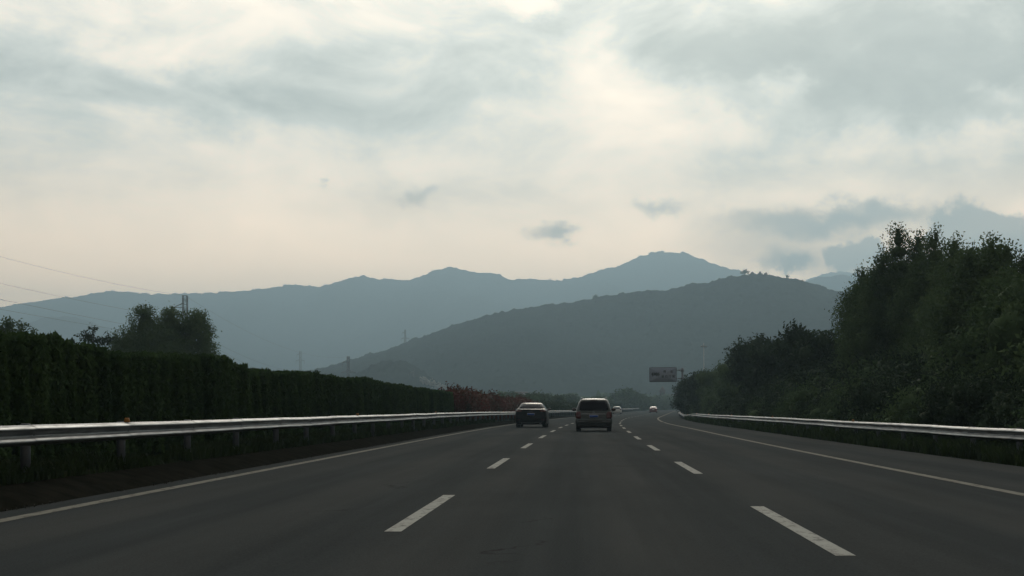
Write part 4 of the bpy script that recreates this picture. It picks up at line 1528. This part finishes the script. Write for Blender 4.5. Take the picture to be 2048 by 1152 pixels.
lx, lz = cx - post_x, cz + .5
mb = MB()
mb.prism(rrect(lx, lz, sw, sh, .12), -.10, -.04)
mb.build('sign_frame', 'sign_frame', sign)
mb = MB()
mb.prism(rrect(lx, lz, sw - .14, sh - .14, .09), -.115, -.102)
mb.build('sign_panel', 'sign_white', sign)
mb = MB()
for zz in (.55, -.55):
    mb.box((lx, -.02, lz + zz), (sw - .2, .05, .10))
mb.build('stiffener', 'pole_grey', sign)
ptop = CAM_H + (Y0 - 737) * k_ + .5
mb = MB()
mb.tube([(0, .2, 0), (0, .2, ptop - .3), (0, .2, ptop)], [.17, .155, .15], 16)
mb.tube([(0, .2, 0.4), (0, .2, .45)], [.3, .3], 16)
mb.build('post', 'pole_grey', sign, True)
mb = MB()
mb.tube([(0, .2, ptop), (0, .2, ptop + .03), (0, .2, ptop + .08)], [.18, .18, .05], 16)
mb.build('post_cap', 'pole_grey', sign, True)
for py_ in (741, 757.7):
    z_ = CAM_H + (Y0 - py_) * k_ + .5
    mb = MB()
    mb.tube([(.05, .2, z_), (lx + sw / 2 - .9, .12, z_)], [.07, .055], 10)
    mb.tube([(-.62, .17, z_), (-.3, .2, z_)], [.06, .14], 10)
    mb.tube([(0, .2, z_ - .22), (0, .2, z_ + .22)], [.235, .235], 14)
    mb.box((-.36, .19, z_), (.05, .30, .30))
    mb.build('arm', 'pole_grey', sign, True)


def glyphs(txt, cx_, cz_, size, gap):
    n = len(txt)
    for k, ch in enumerate(txt):
        fc = bpy.data.curves.new('lettering', 'FONT')
        fc.body = ch
        fc.size = size
        fc.align_x = 'CENTER'
        fc.align_y = 'CENTER'
        fc.extrude = 0.002
        fc.offset = 0.006
        tmp = bpy.data.objects.new('tmp', fc)
        COL.objects.link(tmp)
        dg = bpy.context.evaluated_depsgraph_get()
        me = bpy.data.meshes.new_from_object(tmp.evaluated_get(dg))
        bpy.data.objects.remove(tmp)
        me.materials.clear()
        me.materials.append(MATS['print_black'])
        o = link('character', me, sign, (cx_ + (k - (n - 1) / 2) * gap, -.1175, cz_))
        o.rotation_euler = (R(90), 0, 0)
        o['label'] = 'black printed character ' + ch


def spx(x, y):
    """zoomed sign picture coordinates (17.07 per photo pixel) to sign space"""
    return ((1280 + x / 17.07 - X0) * k_ - post_x, CAM_H + (Y0 - (720 + y / 17.07)) * k_ + .5)


a = spx(965, 418)
glyphs('慢车', a[0], a[1], .46, (1085 - 845) / 17.07 * k_)
a = spx(965, 578)
glyphs('靠右行驶', a[0], a[1], .46, (1150 - 780) / 3 / 17.07 * k_)
mb = MB()
for poly in ([(395, 500), (400, 470), (420, 440), (440, 432), (470, 432), (470, 505), (480, 520), (480, 540), (440, 535), (405, 520)],
             [(478, 445), (665, 445), (665, 500), (685, 500), (685, 535), (478, 540)]):
    mb.prism([spx(*p) for p in poly], -.1195, -.1165)
mb.prism([spx(x, y) for x, y in [(485, 425), (500, 425), (500, 446), (485, 446)]], -.1195, -.1166)
mb.prism([spx(x, y) for x, y in [(560, 425), (580, 425), (580, 446), (560, 446)]], -.1195, -.1166)
mb.prism([spx(x, y) for x, y in [(640, 425), (655, 425), (655, 446), (640, 446)]], -.1195, -.1166)
for (x, y) in ((440, 550), (575, 550), (625, 550)):
    c_ = spx(x, y)
    mb.prism([(c_[0] + .085 * math.cos(q_), c_[1] + .085 * math.sin(q_)) for q_ in np.linspace(0, 2 * math.pi, 15)[:-1]], -.1200, -.1162)
mb.build('truck_symbol', 'print_black', sign)

# ------------------------------------------------------------------ transmission line
def lattice_tower(label, loc, h, half=1.6, top_half=.55, arms=True, thick=.10, group=None, rz=0):
    root = empty('lattice_tower', label, 'tower', loc, rz, group)
    mb = MB()
    nseg = 14
    zs = [h * (1 - (1 - k / nseg) ** 1.0) for k in range(nseg + 1)]
    wd = [half + (top_half - half) * min(1, (z / (h * .68))) for z in zs]
    for sx in (-1, 1):
        for sy in (-1, 1):
            mb.tube([(sx * w_, sy * w_, z) for w_, z in zip(wd, zs)], thick, 4, False)
    for k in range(nseg):
        w0, w1, z0, z1 = wd[k], wd[k + 1], zs[k], zs[k + 1]
        for sgn_ in (-1, 1):
            mb.tube([(-w0, sgn_ * w0, z0), (w1, sgn_ * w1, z1)], thick * .55, 3, False)
            mb.tube([(w0, sgn_ * w0, z0), (-w1, sgn_ * w1, z1)], thick * .55, 3, False)
            mb.tube([(sgn_ * w0, -w0, z0), (sgn_ * w1, w1, z1)], thick * .55, 3, False)
            mb.tube([(sgn_ * w0, w0, z0), (sgn_ * w1, -w1, z1)], thick * .55, 3, False)
            mb.tube([(-w1, sgn_ * w1, z1), (w1, sgn_ * w1, z1)], thick * .6, 3, False)
    mb.build('frame', 'lattice', root)
    if arms:
        for (ax, z) in ((-3.4, h - 3.4), (-4.1, h - 9.3), (4.1, h - 9.3)):
            mb = MB()
            for sy in (-.5, .5):
                mb.tube([(math.copysign(.5, ax), sy, z + 1.2), (ax, 0, z)], thick * .8, 4)
                mb.tube([(math.copysign(.5, ax), sy, z - .1), (ax, 0, z)], thick * .8, 4)
            for f in (.35, .7):
                mb.tube([(ax * f, 0, z), (ax * f, 0, z + 1.2 * (1 - f) + .1)], thick * .5, 3)
            a_ = mb.build('crossarm', 'lattice', root)
            mb = MB()
            for q_ in range(9):
                mb.tube([(ax, 0, z - .2 - q_ * .3), (ax, 0, z - .34 - q_ * .3)], .16, 8)
            mb.tube([(ax, 0, z), (ax, 0, z - 3.0)], .06, 5)
            mb.build('insulator', 'lattice', a_)
    return root


T1 = at(371, 588, 450)
T2 = at(697, 711, 900)
lattice_tower('nearest lattice tower, its top standing above the big rounded tree', (T1.x, T1.y, -.7), T1.z + .7, 2.6, .62, thick=.09)
lattice_tower('lattice tower with three crossarms above the hedge in front of the hill foot', (T2.x, T2.y, -.7), T2.z + .7, 2.6, .62, thick=.20)
T3 = at(827, 735, 1090)
lattice_tower('small hazy lattice tower in front of the quarried knoll', (T3.x, T3.y, -.7), T3.z + .7, 1.5, .35, thick=.13)
T4 = at(601, 700, 1500)
lattice_tower('very faint lattice tower left of the hill, in front of the mountain', (T4.x, T4.y, -.7), T4.z + .7, 4.0, .8, thick=.11)
T5 = at(811, 658, 1620)
lattice_tower('tiny lattice tower standing on the left slope of the wooded hill', (T5.x, T5.y, T5.z - 24), 24, 2.0, .6, thick=.18)
T6 = at(1769, 508, 4200)
lattice_tower('faint tower on the distant mountain left of the tall trees', (T6.x, T6.y, T6.z - 40), 40, 3.0, 1.2, thick=.35)

T0 = Vector((-94.0, 0.0, T1.z))
for (dxz, sag0, lab0, lab1) in (((0, 0), 5.3, 'thin earth wire running to the top of the nearest tower from the left', 'earth wire between the two nearer lattice towers'),
                          ((-3.4, -6.4), 2.9, 'upper conductor left of the nearest tower', 'upper conductor between the two nearer towers'),
                          ((-4.1, -12.3), 1.7, 'lower left-hand conductor left of the nearest tower', 'lower left-hand conductor between the two nearer towers'),
                          ((4.1, -12.3), 1.5, 'lower right-hand conductor left of the nearest tower', 'lower right-hand conductor between the two nearer towers')):
    for (A, B, lab, sag) in ((T0, T1, lab0, sag0), (T1, T2, lab1, 8.5), (T2, T3, None, 3)):
        if lab is None:
            continue
        mb = MB()
        pts = []
        n = 40
        for k in range(n + 1):
            f = k / n
            if A is T0 and f < .06:
                continue
            p_ = A.lerp(B, f)
            sg = sag * (0.75 if dxz == (0, 0) and A is not T0 else 1.0)
            pts.append((p_.x + dxz[0], p_.y, p_.z + dxz[1] - 4 * sg * f * (1 - f)))
        mb.tube(pts, 0.018 if dxz == (0, 0) else 0.022, 5, False)
        tag(mb.build('power_line', 'cable'), lab, 'power line')

# pale lamp mast in the haze
M1 = at(1408, 687, 620)
mast = empty('lamp_mast', 'pale tall lighting mast rising behind the sloping tree line', 'mast', (M1.x, M1.y, -.7))
mb = MB()
mb.tube([(0, 0, 0), (0, 0, M1.z + .7)], [.30, .14], 10)
mb.build('pole', 'mast', mast, True)
mb = MB()
mb.tube([(0, 0, M1.z - .6), (0, 0, M1.z - .4)], [1.1, 1.1], 14)
for k in range(6):
    mb.box((1.1 * math.cos(k * 1.05), 1.1 * math.sin(k * 1.05), M1.z - .7), (.4, .4, .3), k * 1.05)
mb.build('lamp_ring', 'mast', mast, True)


# ------------------------------------------------------------------ far houses
def house(label, px, d, w_, h_, dep, pitch, spire=0):
    x = (px - X0) / F_PX * d
    root = empty('house', label, 'building', (x, d, -.8), random.uniform(-.2, .2))
    mb = MB()
    mb.box((0, 0, h_ / 2), (w_, dep, h_))
    mb.build('wall', 'house_wall', root)
    mb = MB()
    mb.add([(-w_ / 2 - .4, -dep / 2 - .4, h_), (w_ / 2 + .4, -dep / 2 - .4, h_), (w_ / 2 + .4, dep / 2 + .4, h_), (-w_ / 2 - .4, dep / 2 + .4, h_), (-w_ / 2 - .4, 0, h_ + pitch), (w_ / 2 + .4, 0, h_ + pitch)],
           [(0, 1, 5, 4), (2, 3, 4, 5), (3, 2, 1, 0)], [(0, 4, 3), (1, 2, 5)])
    if spire:
        mb.tube([(0, 0, h_), (0, 0, h_ + spire * .55), (0, 0, h_ + spire * .6), (0, 0, h_ + spire)], [1.6, 1.4, 1.9, .05], 8)
    mb.build('roof', 'house_roof', root)
    nf = max(1, int(h_ / 3))
    nw = max(2, int(w_ / 3.2))
    for a_ in range(nf):
        for b_ in range(nw):
            mb = MB()
            mb.box(((b_ - (nw - 1) / 2) * w_ / nw, -dep / 2 - .03, 1.7 + a_ * 3.0), (1.3, .1, 1.4))
            mb.build('window', 'window_dark', root)
    return root


house('hazy pale house with a pointed tower above the trees left of the people carrier', 1009, 680, 5, 5.2, 6, .8, 4.6)
house('low pale house right of the house with the pointed tower', 1024, 690, 6.5, 6.6, 6, 1.4)
house('dim square block between the saloon and the hill', 1042, 720, 5.5, 9.4, 7, .8)
house('hazy building with a tall spire below the road sign', 1325, 840, 4.5, 7.4, 6, 1.4, 7.0)
house('low hazy house right of the spired building', 1341, 830, 6.5, 8.0, 7, 1.6)

# loose white rock of the quarried slope
rg = np.random.default_rng(5)
mbq = MB()
for k in range(190):
    f = rg.random()
    px = 843 + 48 * f + rg.normal(0, 3)
    py = 757 + 20 * f + rg.normal(0, 3.0)
    d_ = 1075 + rg.uniform(-6, 6)
    p_ = at(px, py, d_)
    V, F = ball((p_.x, p_.y, p_.z), tuple(rg.uniform(.25, .9, 3)), 6, 4, .6, k)
    mbq.add(V, F.tolist())
o = mbq.build('quarry_rubble', 'rubble')
tag(o, 'scattered white rocks on the quarried slope of the knoll', None, kind='stuff')

# ------------------------------------------------------------------ the air
mb = MB()
mb.box((0, 3600, 285.0), (8900, 7800, 576.0))
hm = bpy.data.materials.new('haze')
hm.use_nodes = True
t = NT(hm.node_tree)
t.n.clear()
pv = t.n.new('ShaderNodeVolumePrincipled')
pv.inputs['Color'].default_value = (0.54, 0.80, 1.0, 1)
pv.inputs['Density'].default_value = 3.9e-4
pv.inputs['Anisotropy'].default_value = 0.58
out = t.n.new('ShaderNodeOutputMaterial')
t.l.new(pv.outputs[0], out.inputs['Volume'])
MATS['haze'] = hm
hz = mb.build('haze', 'haze')
tag(hz, 'thin blue summer haze over the road and the hills', None, kind='stuff')
